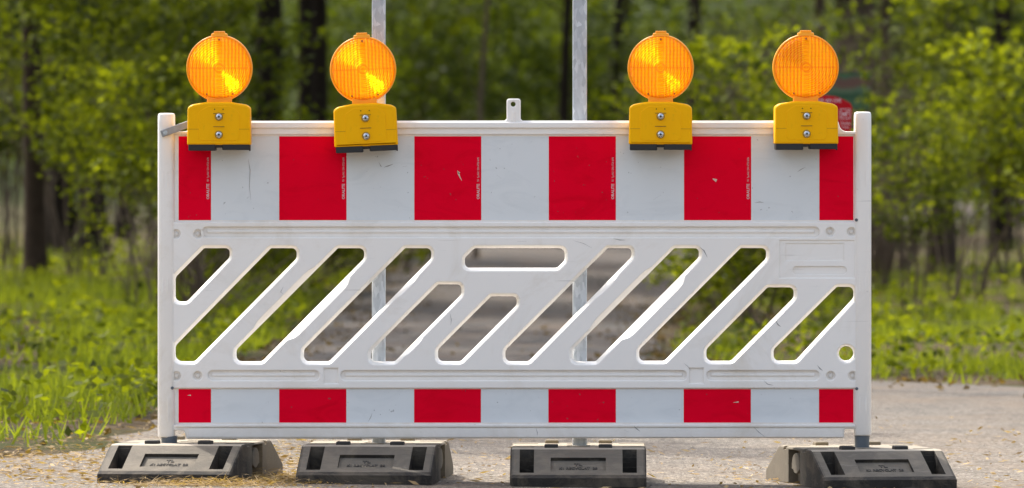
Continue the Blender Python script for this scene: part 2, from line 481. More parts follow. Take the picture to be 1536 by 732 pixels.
def round_poly(pts, rads, seg=5):
    n = len(pts); out = []
    if isinstance(rads, (int, float)): rads = [rads] * n
    for i in range(n):
        p = Vector(pts[i]); a = (Vector(pts[i - 1]) - p); b = (Vector(pts[(i + 1) % n]) - p)
        la, lb = a.length, b.length; a.normalize(); b.normalize()
        ang = a.angle(b)
        r = rads[i]
        t = r / math.tan(ang / 2) if r > 0 else 0
        t = min(t, la * 0.48, lb * 0.48)
        if t <= 1e-6: out.append(tuple(p)); continue
        r = t * math.tan(ang / 2)
        c = p + (a + b).normalized() * (r / math.sin(ang / 2))
        s = p + a * t - c; e = p + b * t - c
        a0 = math.atan2(s.y, s.x); a1 = math.atan2(e.y, e.x)
        da = (a1 - a0 + math.pi) % (2 * math.pi) - math.pi
        for k in range(seg + 1):
            q = a0 + da * k / seg
            out.append((c.x + r * math.cos(q), c.y + r * math.sin(q)))
    return out


def px(pts): return [(X(a), Z(b)) for a, b in pts]


def capsule(x0, x1, y0, y1):
    return round_poly(px([(x0, y0), (x1, y0), (x1, y1), (x0, y1)]), abs(y1 - y0) / 2 / S * 0.999, 8)


def circle(cx, cy, r, n=24):
    return [(X(cx) + r / S * math.cos(2 * math.pi * k / n), Z(cy) + r / S * math.sin(2 * math.pi * k / n)) for k in range(n)]


# ================================================================== BARRIER
SLOTS = []
def slot(tl, tr, yt, yr, br, bl, yb, yl, xl=None):
    """top-left x, right x, top y, y where right side turns to the slant, bottom-right x, left x, bottom y, y of left shoulder"""
    return [(tl, yt), (tr, yt), (tr, yr), (br, yb), (bl, yb), (bl, yl)]
RT = [5, 10.5, 10, 8, 10.5, 10]
SLOTS.append((slot(305.5, 344, 372.4, 386.5, 280, 262.4, 452.7, 416), RT))
for k in range(1):
    SLOTS.append((slot(406, 444.6, 372.4, 388, 291.5, 262.4, 542.7, 519), RT))
SLOTS.append((slot(506.6, 545.8, 372.4, 388, 392.5, 354, 542.7, 525), RT))
SLOTS.append((slot(607.5, 646.8, 372.4, 388, 493.5, 455.2, 542.7, 525), RT))
SLOTS.append((slot(657, 692.2, 426.8, 442, 592, 555.8, 542.7, 528), RT))
SLOTS.append((slot(736.7, 775.2, 444.7, 458, 691, 656.8, 542.7, 524.6), RT))
SLOTS.append(([(712, 372.4), (847.2, 372.4), (847.2, 391), (836, 402.2), (697.2, 402.2), (697.2, 386.5)], [7, 11, 9, 8, 12, 9]))
SLOTS.append((slot(911.5, 947.8, 372.4, 386, 793, 758, 542.7, 525.5), RT))
SLOTS.append((slot(1012, 1048.9, 372.4, 386.5, 894, 858.6, 542.7, 525.5), RT))
SLOTS.append((slot(1111.5, 1150.1, 372.2, 388, 997, 959, 542, 525), RT))
SLOTS.append((slot(1152, 1191.5, 431.2, 447, 1097, 1060, 542, 524), RT))
SLOTS.append((slot(1256, 1281.2, 430.5, 447.5, 1194, 1161, 541.7, 524.5), RT))

outline = px([(250, 645.5), (276, 645.5), (280, 658.5), (1266, 657), (1267, 643.5), (1294, 643.5), (1294, 197), (1262, 197),
              (1257, 181), (783.5, 181), (781, 178), (781, 148), (760, 148), (760, 178), (757, 181), (289, 181.5), (283, 197), (250, 197)])
outline = round_poly(outline, [v / S for v in (0, 4, 3, 3, 3, 0, 0, 13, 3, 3, 2, 4, 4, 2, 3, 3, 10, 0)], 6)

barrier = empty('barrier_fence', 'long white plastic barrier fence with red and white reflective bands and slanted slots', 'road barrier')

DR = 0.0078      # draft width of slots
front_loops = [outline]; core_loops = [outline]
lofts = Bag()
def hole_loop(base, rads, off, bulge, k):
    """rounded slot outline offset by off; bulge = list of (edge, f1, f2, width px), applied k times"""
    lp = round_poly(offset_poly(base, off) if off else base, [r / S + off for r in rads], 6)
    out = []
    for i in range(len(lp)):
        out.append(lp[i])
        if bulge and i % 7 == 6:
            for e, f1, f2, w in bulge:
                if i // 7 == e:
                    a = Vector(lp[i]); b = Vector(lp[(i + 1) % len(lp)]); t = (b - a).normalized()
                    c = sum((Vector(q) for q in base), Vector((0, 0))) / len(base)
                    nrm = Vector((-t.y, t.x))
                    if (a - c).dot(nrm) < 0: nrm = -nrm
                    for f, q in ((f1, 0), (f1 + 0.05, 0.8), (f1 + 0.09, 1), (f2 - 0.09, 1), (f2 - 0.05, 0.8), (f2, 0)):
                        p = a + (b - a) * f + nrm * (w / S * q * k); out.append((p.x, p.y))
    return out
BULGE = {2: [(2, 0.14, 0.78, 6.5), (5, 0.18, 0.80, 3.5)], 8: [(2, 0.14, 0.78, 6.5), (5, 0.18, 0.80, 3.5)],
         3: [(2, 0.12, 0.36, 2.0)], 7: [(2, 0.12, 0.36, 2.0)], 4: [(2, 0.6, 0.9, 2.0)]}
for si, (pts, rads) in enumerate(SLOTS):
    base = px(pts); bl = BULGE.get(si)
    inner = hole_loop(base, rads, 0, bl, 0)
    outer = hole_loop(base, rads, DR, bl, 1)
    core = hole_loop(base, rads, DR * 0.75, bl, 0.85)
    front_loops.append(outer); core_loops.append(core)
    n = len(inner)
    mid = [((a[0] + b[0]) / 2, (a[1] + b[1]) / 2) for a, b in zip(inner, outer)]
    rings = [[(x, 0.0035, z) for x, z in hole_loop(base, rads, DR + 0.0015, bl, 1)],
             [(x, 0.0050, z) for x, z in outer],
             [(x, 0.018, z) for x, z in mid],
             [(x, 0.036, z) for x, z in inner],
             [(x, 0.0525, z) for x, z in inner],
             [(x, 0.0525, z) for x, z in hole_loop(base, rads, DR * 1.1, bl, 1)]]
    vs = [p for rg in rings for p in rg]; fs = []
    for k in range(len(rings) - 1):
        for i in range(n):
            j = (i + 1) % n
            fs.append((k * n + i, k * n + j, (k + 1) * n + j, (k + 1) * n + i))
    lofts.add((vs, fs))
# round drain hole, tab hole
hole = circle(1270, 530.5, 11)
front_loops.append(circle(1270, 530.5, 14)); core_loops.append(circle(1270, 530.5, 13))
n = 24
rings = [[(x, 0.004, z) for x, z in circle(1270, 530.5, 14.4)], [(x, 0.036, z) for x, z in hole], [(x, 0.0525, z) for x, z in hole]]
lofts.add(([p for rg in rings for p in rg], [(k * n + i, k * n + (i + 1) % n, (k + 1) * n + (i + 1) % n, (k + 1) * n + i) for k in range(2) for i in range(n)]))
front_loops.append(circle(769.7, 156.3, 3.6, 14)); core_loops.append(circle(769.7, 156.3, 3.2, 14))

# windows for the foil, grooves, dimples, label field
front_loops.append(round_poly(px([(259, 202), (1286, 202), (1286, 333), (259, 333)]), 0.006, 4))
front_loops.append(round_poly(px([(258.5, 582.5), (1287, 582.5), (1287, 637), (258.5, 637)]), 0.006, 4))
front_loops.append(capsule(303, 1229, 340.5, 356))
for a, b in ((312, 479), (511, 1030), (1060, 1229)): front_loops.append(capsule(a, b, 556, 570.5))
dims = [(264, 351), (297, 351), (1245, 348), (1277, 348), (264.5, 564), (296.5, 564), (1246, 564), (1279, 564)]
for cx, cy in dims: front_loops.append(circle(cx, cy, 6.6))
front_loops.append(px([(1169.5, 361), (1281.5, 361), (1281.5, 416.5), (1169.5, 416.5)]))
for a in (486, 1034): front_loops.append(px([(a, 552.5), (a + 21, 552.5), (a + 21, 575), (a, 575)]))

body = Bag()
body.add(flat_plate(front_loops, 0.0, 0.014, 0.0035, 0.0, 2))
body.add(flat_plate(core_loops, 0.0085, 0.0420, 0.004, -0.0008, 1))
body.add((lofts.v, lofts.f))
# label field
body.add(flat_plate([px([(1168.5, 360), (1282.5, 360), (1282.5, 417.5), (1168.5, 417.5)]),
                     px([(1178, 365), (1266, 365), (1266, 391), (1178, 391)]), capsule(1189, 1270, 399.5, 412)], 0.0034, 0.0062, 0.001, 0, 1))
body.add(flat_plate([px([(1177, 364), (1267, 364), (1267, 392), (1177, 392)])], 0.0062, 0.0030, 0.0, 0, 1))
for a in (486, 1034):
    body.add(flat_plate([px([(a - 1, 551.5), (a + 22, 551.5), (a + 22, 576), (a - 1, 576)])], 0.0055, 0.0030, 0.0, 0, 1))
# soft fillet strips lying in the bottom of the long grooves (half-round bead)
def bead(x0, x1, yc, r, y, seg=8):
    vs = []; fs = []
    for xx in (X(x0), X(x1)):
        for k in range(seg + 1):
            a = math.pi * k / seg
            vs.append((xx, y - r * 0.75 * math.sin(a), Z(yc) + r * math.cos(a)))
    for k in range(seg): fs.append((k, k + 1, seg + 2 + k, seg + 1 + k))
    return vs, fs
body.add(bead(311, 1221, 347.3, 0.0055, 0.0086))
for a, b in ((318, 472), (518, 1023), (1067, 1222)): body.add(bead(a, b, 562.4, 0.0052, 0.0086))
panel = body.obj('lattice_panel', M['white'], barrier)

# raised rails along the panel, each a softly rounded bar
def bar(name, x0, x1, y0, y1, ya, yb, bev, m=None, parent=barrier):
    bm = bmesh.new(); bm_box(bm, X(x0), X(x1), ya, yb, Z(y1), Z(y0), bev, 3)
    return from_bm(name, bm, m or M['white'], parent, smooth=False)
bar('top_rail', 290, 1255, 183.0, 192.5, -0.0075, 0.004, 0.004)
bar('bottom_rail', 263, 1283, 636.5, 641.0, -0.005, 0.006, 0.003)
bar('bottom_lip', 282, 1264, 642.0, 656.0, -0.0022, 0.006, 0.002)

# bolts and rounded plugs in the dimples
for i, (cx, cy) in enumerate(dims):
    bm = bmesh.new()
    bmesh.ops.create_uvsphere(bm, u_segments=16, v_segments=8, radius=0.0078)
    for v in bm.verts: v.co.y *= 0.55
    from_bm('plug', bm, M['white'], barrier, (X(cx), 0.0085, Z(cy)), True)

# posts at the ends
def post(xc, ytop, ybot, w=26):
    bm = bmesh.new()
    r = w / 2 / S
    prof = [(0.0, Z(ytop)), (r * 0.70, Z(ytop) - 0.0003), (r * 0.90, Z(ytop) - 0.0022), (r * 0.98, Z(ytop) - 0.0065), (r, Z(ytop) - 0.03), (r, Z(ybot) + 0.004), (r * 0.93, Z(ybot))]
    nseg = 40
    rows = []
    for rr, zz in prof:
        row = []
        for k in range(nseg):
            a = 2 * math.pi * k / nseg
            ca, sa = math.cos(a), math.sin(a)
            e = 0.60
            sx = math.copysign(abs(ca) ** e, ca); sy = math.copysign(abs(sa) ** e, sa)
            row.append(bm.verts.new((X(xc) + rr * sx, 0.020 + rr * sy, zz)))
        rows.append(row)
    for a, b in zip(rows[:-1], rows[1:]):
        for k in range(nseg):
            j = (k + 1) % nseg
            bm.faces.new((a[k], b[k], b[j], a[j]))
    bm.faces.new(list(reversed(rows[0]))); bm.faces.new(rows[-1])
    bmesh.ops.recalc_face_normals(bm, faces=bm.faces)
    return from_bm('post', bm, M['white'], barrier, smooth=True)
post(249.3, 169.5, 656); post(1294.3, 167.5, 653.5)
rb = Bag()
def vrib(cx, y0, y1, w=1.8, yy=-0.0068):
    bm = bmesh.new(); bm_box(bm, X(cx - w / 2), X(cx + w / 2), yy, yy + 0.004, Z(y1), Z(y0), 0.0008, 1)
    me = [v.co.copy() for v in bm.verts]; bm.verts.index_update(); f = [tuple(v.index for v in fc.verts) for fc in bm.faces]; bm.free()
    return me, f
for cx, a, b in ((1289.5, 257, 279), (1298.5, 257, 279), (1289.5, 416, 439), (1298.5, 416, 439), (1289.5, 595, 618), (1298.5, 595, 618),
                 (244, 417, 440), (251, 417, 440), (244, 258, 282), (251, 258, 282), (252.5, 596, 634)):
    rb = Bag(); rb.add(vrib(cx, a, b)); rb.obj('post_rib', M['white'], barrier)
# small dark locking pins
for cx, cy in ((258.5, 582), (1285, 583), (1284.5, 330)):
    bm = bmesh.new(); bm_cyl(bm, (X(cx), 0.0, Z(cy)), 'Y', 0.0046, 0.012, 14, bev=0.001)
    from_bm('locking_pin', bm, M['tube'], barrier)
# foot tubes below the posts
for xc, y0, y1, r in ((253.5, 654, 668.5, 12.5), (1293.5, 651.5, 681, 11.3)):
    bm = bmesh.new(); bm_cyl(bm, (X(xc), 0.020, (Z(y0) + Z(y1)) / 2), 'Z', r / S * 0.94, Z(y0) - Z(y1), 32, r2=r / S, bev=0.001)
    from_bm('foot_tube', bm, M['tube'], barrier, smooth=False)
# tab stiffener
bar('tab_rib', 768.5, 772, 167, 186, -0.0030, 0.004, 0.0015)

# foil bands
def foil(name, x0, x1, y0, y1, edges):
    """edges: x of colour changes; starts and ends red"""
    ys = 0.0078
    bag_v = []; bag_f = []; mi = []
    xs = [x0] + edges + [x1]
    for k in range(len(xs) - 1):
        # each field a hair apart from its neighbour, red printed field slightly inset like the foil cut line
        a, b = X(xs[k]) + 0.0004, X(xs[k + 1]) - 0.0004
        n = len(bag_v)
        t, bt = Z(y0), Z(y1)
        bag_v += [(a, ys, bt), (b, ys, bt), (b, ys, t), (a, ys, t), (a, ys + .0008, bt), (b, ys + .0008, bt), (b, ys + .0008, t), (a, ys + .0008, t)]
        for f in ((0, 1, 2, 3), (0, 4, 5, 1), (1, 5, 6, 2), (2, 6, 7, 3), (3, 7, 4, 0)):
            bag_f.append(tuple(i + n for i in f)); mi.append(k % 2)
    o = pymesh(name, bag_v, bag_f, [M['sheet_red'], M['sheet_white']], barrier)
    o.data.polygons.foreach_set('material_index', mi)
    return o
foil_up = foil('reflective_band', 267.5, 1280.5, 204.5, 330.3, [316.5, 418.5, 519.8, 621.3, 722, 823, 924, 1026, 1127, 1229])
foil_lo = foil('reflective_band', 267.5, 1280.5, 583.8, 634, [316.5, 418.5, 519.5, 621, 721.5, 822.5, 924, 1025.5, 1126.5, 1228.5])
tag(foil_up, 'tall upper reflective band in red and white'); tag(foil_lo, 'narrow lower reflective band in red and white')
# print along the right edge of the red fields
for xe in (316.5, 519.8, 722, 924, 1127):
    v1, f1 = text_vf('ORALITE', 0.0115, True, 'LEFT')
    w1 = max(v.x for v in v1)
    v2, f2 = text_vf('701  Typ RA2 / DIN 67520 & EN', 0.0085, False, 'LEFT')
    w2 = max(v.x for v in v2)
    z0 = Z(299); ink = Bag()
    for vs, fs, off, sc in ((v1, f1, 0, 0.046 / w1), (v2, f2, 0.052, 0.072 / w2)):
        ink.add(([(X(xe - 4.6) - v.y * (1.0), 0.0072 - v.z, z0 + off + v.x * sc) for v in vs], fs))
    ink.obj('print', M['ink'], foil_up)
# scuffs and scratches
def stroke(pts, w, y, wob=0.0):
    vs = []; fs = []
    P = [Vector((X(a), Z(b))) for a, b in pts]
    for i, p in enumerate(P):
        t = (P[min(i + 1, len(P) - 1)] - P[max(i - 1, 0)]).normalized(); nrm = Vector((-t.y, t.x))
        ww = w / S / 2 * (0.15 if i in (0, len(P) - 1) else random.uniform(0.6, 1.2))
        vs += [(p.x + nrm.x * ww, y, p.y + nrm.y * ww), (p.x - nrm.x * ww, y, p.y - nrm.y * ww)]
    for i in range(len(P) - 1): fs.append((2 * i, 2 * i + 1, 2 * i + 3, 2 * i + 2))
    return vs, fs
for pts, w in (([(1050, 371), (1056, 376), (1061, 386)], 1.8), ([(1164, 482), (1167, 487), (1171, 490)], 2.2), ([(951, 640), (955, 643), (960, 647)], 1.4),
               ([(1130, 640), (1138, 648), (1147, 655)], 1.3), ([(804, 642), (806, 649), (806, 653)], 0.9), ([(1146, 571), (1151, 576), (1155, 577), (1160, 578)], 1.2),
               ([(1226, 548), (1230, 553), (1234, 556)], 1.6), ([(1036, 653), (1041, 656)], 1.4), ([(1026, 545), (1031, 549), (1037, 556)], 1.0),
               ([(920, 358), (930, 360), (938, 360)], 1.2), ([(860, 361), (875, 365), (888, 372)], 0.7), ([(776, 362), (790, 362)], 0.9),
               ([(425, 430), (421, 438), (425, 441)], 1.0), ([(675, 470), (677, 480), (676, 488)], 0.8), ([(936, 645), (943, 648)], 0.9)):
    sf = Bag(); sf.add(stroke(pts, w, -0.0028 if pts[0][1] > 636 else -0.0006)); sf.obj('scuff_mark', M['scuff'], barrier)
for pts, w in (([(372, 238), (375, 255), (374, 280), (376, 300)], 0.9), ([(568, 243), (572, 250), (569, 247)], 1.2), ([(576, 251), (582, 249), (590, 246)], 1.5),
               ([(604, 250), (610, 249)], 1.2), ([(1132, 304), (1140, 303), (1146, 304)], 1.0), ([(1196, 258), (1202, 254), (1208, 251)], 1.0),
               ([(558, 620), (556, 626), (552, 633)], 1.0), ([(745, 262), (752, 268)], 0.9), ([(980, 300), (992, 292)], 0.8)):
    sf = Bag(); sf.add(stroke(pts, w, 0.0070)); sf.obj('scuff_mark', M['scuff'], barrier)
for pts, w in (([(686, 257), (688, 261), (690, 266), (693, 271)], 2.2), ([(686, 256), (689, 260)], 3.0), ([(281, 593), (286, 593)], 2.4), ([(1100, 604), (1108, 603)], 2.6), ([(1069, 268), (1075, 271)], 7)):
    st = Bag(); st.add(stroke(pts + ([(pts[-1][0] + .1, pts[-1][1])] if len(pts) < 3 else []), w, 0.0070)); st.obj('scratch', M['scratch'], barrier)

# steel strap with bolt, left
bm = bmesh.new(); bm_box(bm, -0.012, 0.105, -0.0025, 0.0025, -0.0105, 0.0105, 0.001, 1)
from_bm('steel_strap', bm, M['steel'], barrier, (X(248), -0.0125, Z(199)), rot=(0, -R(20), 0))
bm = bmesh.new(); bm_cyl(bm, (0, 0, 0), 'Y', 0.008, 0.006, 6); bm_cyl(bm, (0, -0.004, 0), 'Y', 0.0035, 0.006, 12)
from_bm('bolt', bm, M['chrome'], barrier, (X(248.3), -0.018, Z(199)))


# ================================================================== LAMPS
def make_lamp():
    """origin: centre of the lens disc; everything in metres round it"""
    t = empty('warning_lamp', 'lamp', 'warning lamp', (0, 0, 0), 0, 'amber warning lamps along the barrier top')
    rr = 49.5 / S
    # lens shells
    def shell(sign, name):
        vs = []; fs = []; nr, na = 14, 64
        vs.append((0, sign * 0.0330, 0))
        for i in range(1, nr + 1):
            q = i / nr; rad = (rr - 0.003) * q
            dep = 0.033 - 0.004 * q ** 2 - 0.014 * max(0, (q - 0.88) / 0.12) ** 2
            for k in range(na):
                a = 2 * math.pi * k / na
                vs.append((rad * math.cos(a), sign * dep, rad * math.sin(a)))
        for k in range(na): fs.append((0, 1 + k, 1 + (k + 1) % na))
        for i in range(nr - 1):
            for k in range(na):
                a = 1 + i * na + k; b = 1 + i * na + (k + 1) % na
                fs.append((a, a + na, b + na, b))
        o = pymesh(name, vs, fs, M['lens'], t, smooth=True)
        return o
    shell(-1, 'front_lens'); shell(1, 'rear_lens')
    # rim ring
    vs = []; fs = []; na = 72
    prof = [(rr - 0.006, -0.017), (rr - 0.0012, -0.0185), (rr, -0.015), (rr, -0.003), (rr + 0.0006, 0.0), (rr, 0.003), (rr, 0.015), (rr - 0.0012, 0.0185), (rr - 0.006, 0.017)]
    for k in range(na):
        a = 2 * math.pi * k / na
        for r_, y_ in prof: vs.append((r_ * math.cos(a), y_, r_ * math.sin(a)))
    m_ = len(prof)
    for k in range(na):
        for i in range(m_ - 1):
            fs.append((k * m_ + i, ((k + 1) % na) * m_ + i, ((k + 1) % na) * m_ + i + 1, k * m_ + i + 1))
    pymesh('rim', vs, fs, M['amber'], t, smooth=True)
    # hinge-like cap on top
    bm = bmesh.new()
    zt = rr
    bm_box(bm, -0.024, 0.024, -0.016, 0.016, zt - 0.006, zt + 0.005, 0.0035, 2)
    bm_box(bm, -0.0165, 0.0165, -0.013, 0.013, zt + 0.003, zt + 0.0105, 0.002, 2)
    for k in range(7): bm_box(bm, -0.0150 + k * 0.0046, -0.0126 + k * 0.0046, -0.0142, 0.0142, zt + 0.002, zt + 0.0120, 0.0006, 1)
    from_bm('lens_cap', bm, M['amber'], t)
    # neck
    bm = bmesh.new(); bm_box(bm, -0.0365, 0.0365, -0.024, 0.024, -rr - 0.0065, -rr + 0.020, 0.004, 2)
    from_bm('neck', bm, M['amber'], t)
    # little screws of the lens
    for sx, sz in ((0.0, 0.084), (-0.0365, -0.0775), (0.0405, -0.0765)):
        bm = bmesh.new(); bm_cyl(bm, (sx, -0.0292, sz), 'Y', 0.0030, 0.006, 12, bev=0.0006)
        from_bm('lens_screw', bm, M['amber_dark'], t)
    # added emissive wedges shaped as the sun's hot spots, brightest lower right
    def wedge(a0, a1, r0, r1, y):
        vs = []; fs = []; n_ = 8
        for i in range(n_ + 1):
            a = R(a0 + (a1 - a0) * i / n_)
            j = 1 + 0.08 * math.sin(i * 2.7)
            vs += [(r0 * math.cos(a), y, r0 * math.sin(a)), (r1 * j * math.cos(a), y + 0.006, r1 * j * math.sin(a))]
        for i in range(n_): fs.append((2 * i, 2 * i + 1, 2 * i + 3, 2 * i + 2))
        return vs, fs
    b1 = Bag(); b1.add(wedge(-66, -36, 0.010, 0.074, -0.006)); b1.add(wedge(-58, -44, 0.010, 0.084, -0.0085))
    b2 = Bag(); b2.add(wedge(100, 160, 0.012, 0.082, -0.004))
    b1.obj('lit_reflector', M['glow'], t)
    b2.obj('upper_sun_glint', M['glow_dim'], t)
    # battery case: outline with shoulders, origin relative to the disc centre
    zt, zb = -rr - 0.0025, -rr - 0.0025 - 0.1265
    o = [(-0.094, zb), (0.094, zb), (0.0925, zt - 0.016), (0.080, zt - 0.0075), (0.036, zt), (-0.036, zt), (-0.080, zt - 0.0075), (-0.0925, zt - 0.016)]
    o = round_poly(o, [0.004, 0.004, 0.012, 0.03, 0.02, 0.02, 0.03, 0.012], 5)
    cb = Bag(); cb.add(flat_plate([o], -0.052, 0.098, 0.0075, 0, 3))
    # raised centre shield and lower lid line
    c2 = [(-0.060, zb + 0.012), (0.060, zb + 0.012), (0.060, zt - 0.030), (0.034, zt - 0.013), (-0.034, zt - 0.013), (-0.060, zt - 0.030)]
    cb.add(flat_plate([round_poly(c2, 0.012, 4)], -0.0532, 0.004, 0.0012, 0, 1))
    case = cb.obj('battery_case', M['case'], t)
    sb = Bag()
    bm = bmesh.new()
    bm_box(bm, -0.0905, 0.0905, -0.0526, -0.0515, zt - 0.0805, zt - 0.0797)
    me = [v.co.copy() for v in bm.verts]; bm.verts.index_update(); sb.add((me, [tuple(v.index for v in f.verts) for f in bm.faces])); bm.free()
    for dz in (0.0725, 0.0335):
        bm = bmesh.new(); bm_box(bm, -0.0165, 0.0165, -0.0552, -0.0505, zt - dz - 0.0012, zt - dz + 0.0004)
        if dz > 0.05 or True:
            me = [v.co.copy() for v in bm.verts]; bm.verts.index_update(); sb.add((me, [tuple(v.index for v in f.verts) for f in bm.faces]))
        bm.free()
    sb.obj('case_seam', M['seam'], case)
    for sx, sz in ((-0.0125, zt - 0.0215), (0.0125, zt - 0.0215)):
        bm = bmesh.new(); bm_cyl(bm, (sx, -0.0535, sz), 'Y', 0.0017, 0.003, 10)
        from_bm('vent_hole', bm, M['hole'], case)
    for dz in (0.0435, 0.0965):
        bm = bmesh.new(); bm_cyl(bm, (0, -0.0540, zt - dz), 'Y', 0.0122, 0.005, 28, bev=0.001)
        ring = from_bm('screw_boss', bm, M['chrome_ring'], t)
        bm = bmesh.new(); bmesh.ops.create_uvsphere(bm, u_segments=20, v_segments=10, radius=0.0098)
        for v in bm.verts: v.co.y *= 0.62
        sc_ = from_bm('screw', bm, M['chrome'], t, (0.0004, -0.0575, zt - dz), True)
        bm = bmesh.new(); bm_cyl(bm, (0.0004, -0.0630, zt - dz), 'Y', 0.0036, 0.0018, 6)
        from_bm('screw_socket', bm, M['black'], sc_).location = (-0.0004, 0.0575, -(zt - dz))
    # black bottom in two halves with a gap
    bm = bmesh.new()
    bm_box(bm, -0.0905, -0.0095, -0.048, 0.042, zb - 0.0175, zb + 0.004, 0.002, 1)
    bm_box(bm, 0.0095, 0.0905, -0.048, 0.042, zb - 0.0155, zb + 0.004, 0.002, 1)
    bm_box(bm, -0.020, 0.020, -0.040, 0.040, zb - 0.0085, zb + 0.004, 0.001, 1)
    bm_box(bm, 0.0880, 0.0925, -0.030, 0.000, zb - 0.0180, zb + 0.002, 0.001, 1)
    from_bm('base_lid', bm, M['black'], t)
    # clamp that reaches back to the rail
    bm = bmesh.new(); bm_box(bm, -0.035, 0.035, 0.04, 0.048, zb + 0.01, zb + 0.09, 0.001, 1)
    from_bm('clamp', bm, M['steel'], t)
    return t


def children(o): return [c for c in bpy.data.objects if c.parent == o]


def copy_tree(o, parent=None):
    c = o.copy(); COL.objects.link(c)
    if parent is not None: c.parent = parent
    for ch in children(o): copy_tree(ch, c)
    return c


YL = -0.052
proto = make_lamp()
lamp_spots = [(330.2, 102.5, 0.0, 'leftmost amber lamp, beside the steel strap and the left post'),
              (545.2, 104.6, -2.4, 'amber lamp tilted slightly, in front of the left galvanised post'),
              (990.6, 102.0, 0.2, 'bright amber lamp just right of the tall central steel post'),
              (1207.5, 101.2, 0.0, 'rightmost amber lamp, dimmer than the others, beside the red sign')]
lamps = []
for i, (cx, cy, tilt, lab) in enumerate(lamp_spots):
    o = proto if i == 0 else copy_tree(proto)
    o.location = (X(cx), YL, Z(cy)); o.rotation_euler = (0, R(tilt), R((0, 1.5, -1.0, 1.0)[i]))
    o['label'] = lab
    lamps.append(o)
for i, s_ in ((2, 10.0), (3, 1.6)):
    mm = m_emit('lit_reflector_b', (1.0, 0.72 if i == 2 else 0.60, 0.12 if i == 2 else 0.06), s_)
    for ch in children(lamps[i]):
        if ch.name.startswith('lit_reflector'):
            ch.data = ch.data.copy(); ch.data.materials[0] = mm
        if ch.name.startswith('upper_sun_glint') and i == 3:
            ch.data = ch.data.copy(); ch.data.materials[0] = m_emit('faint_sun_glint', (1.0, 0.55, 0.05), 0.6)


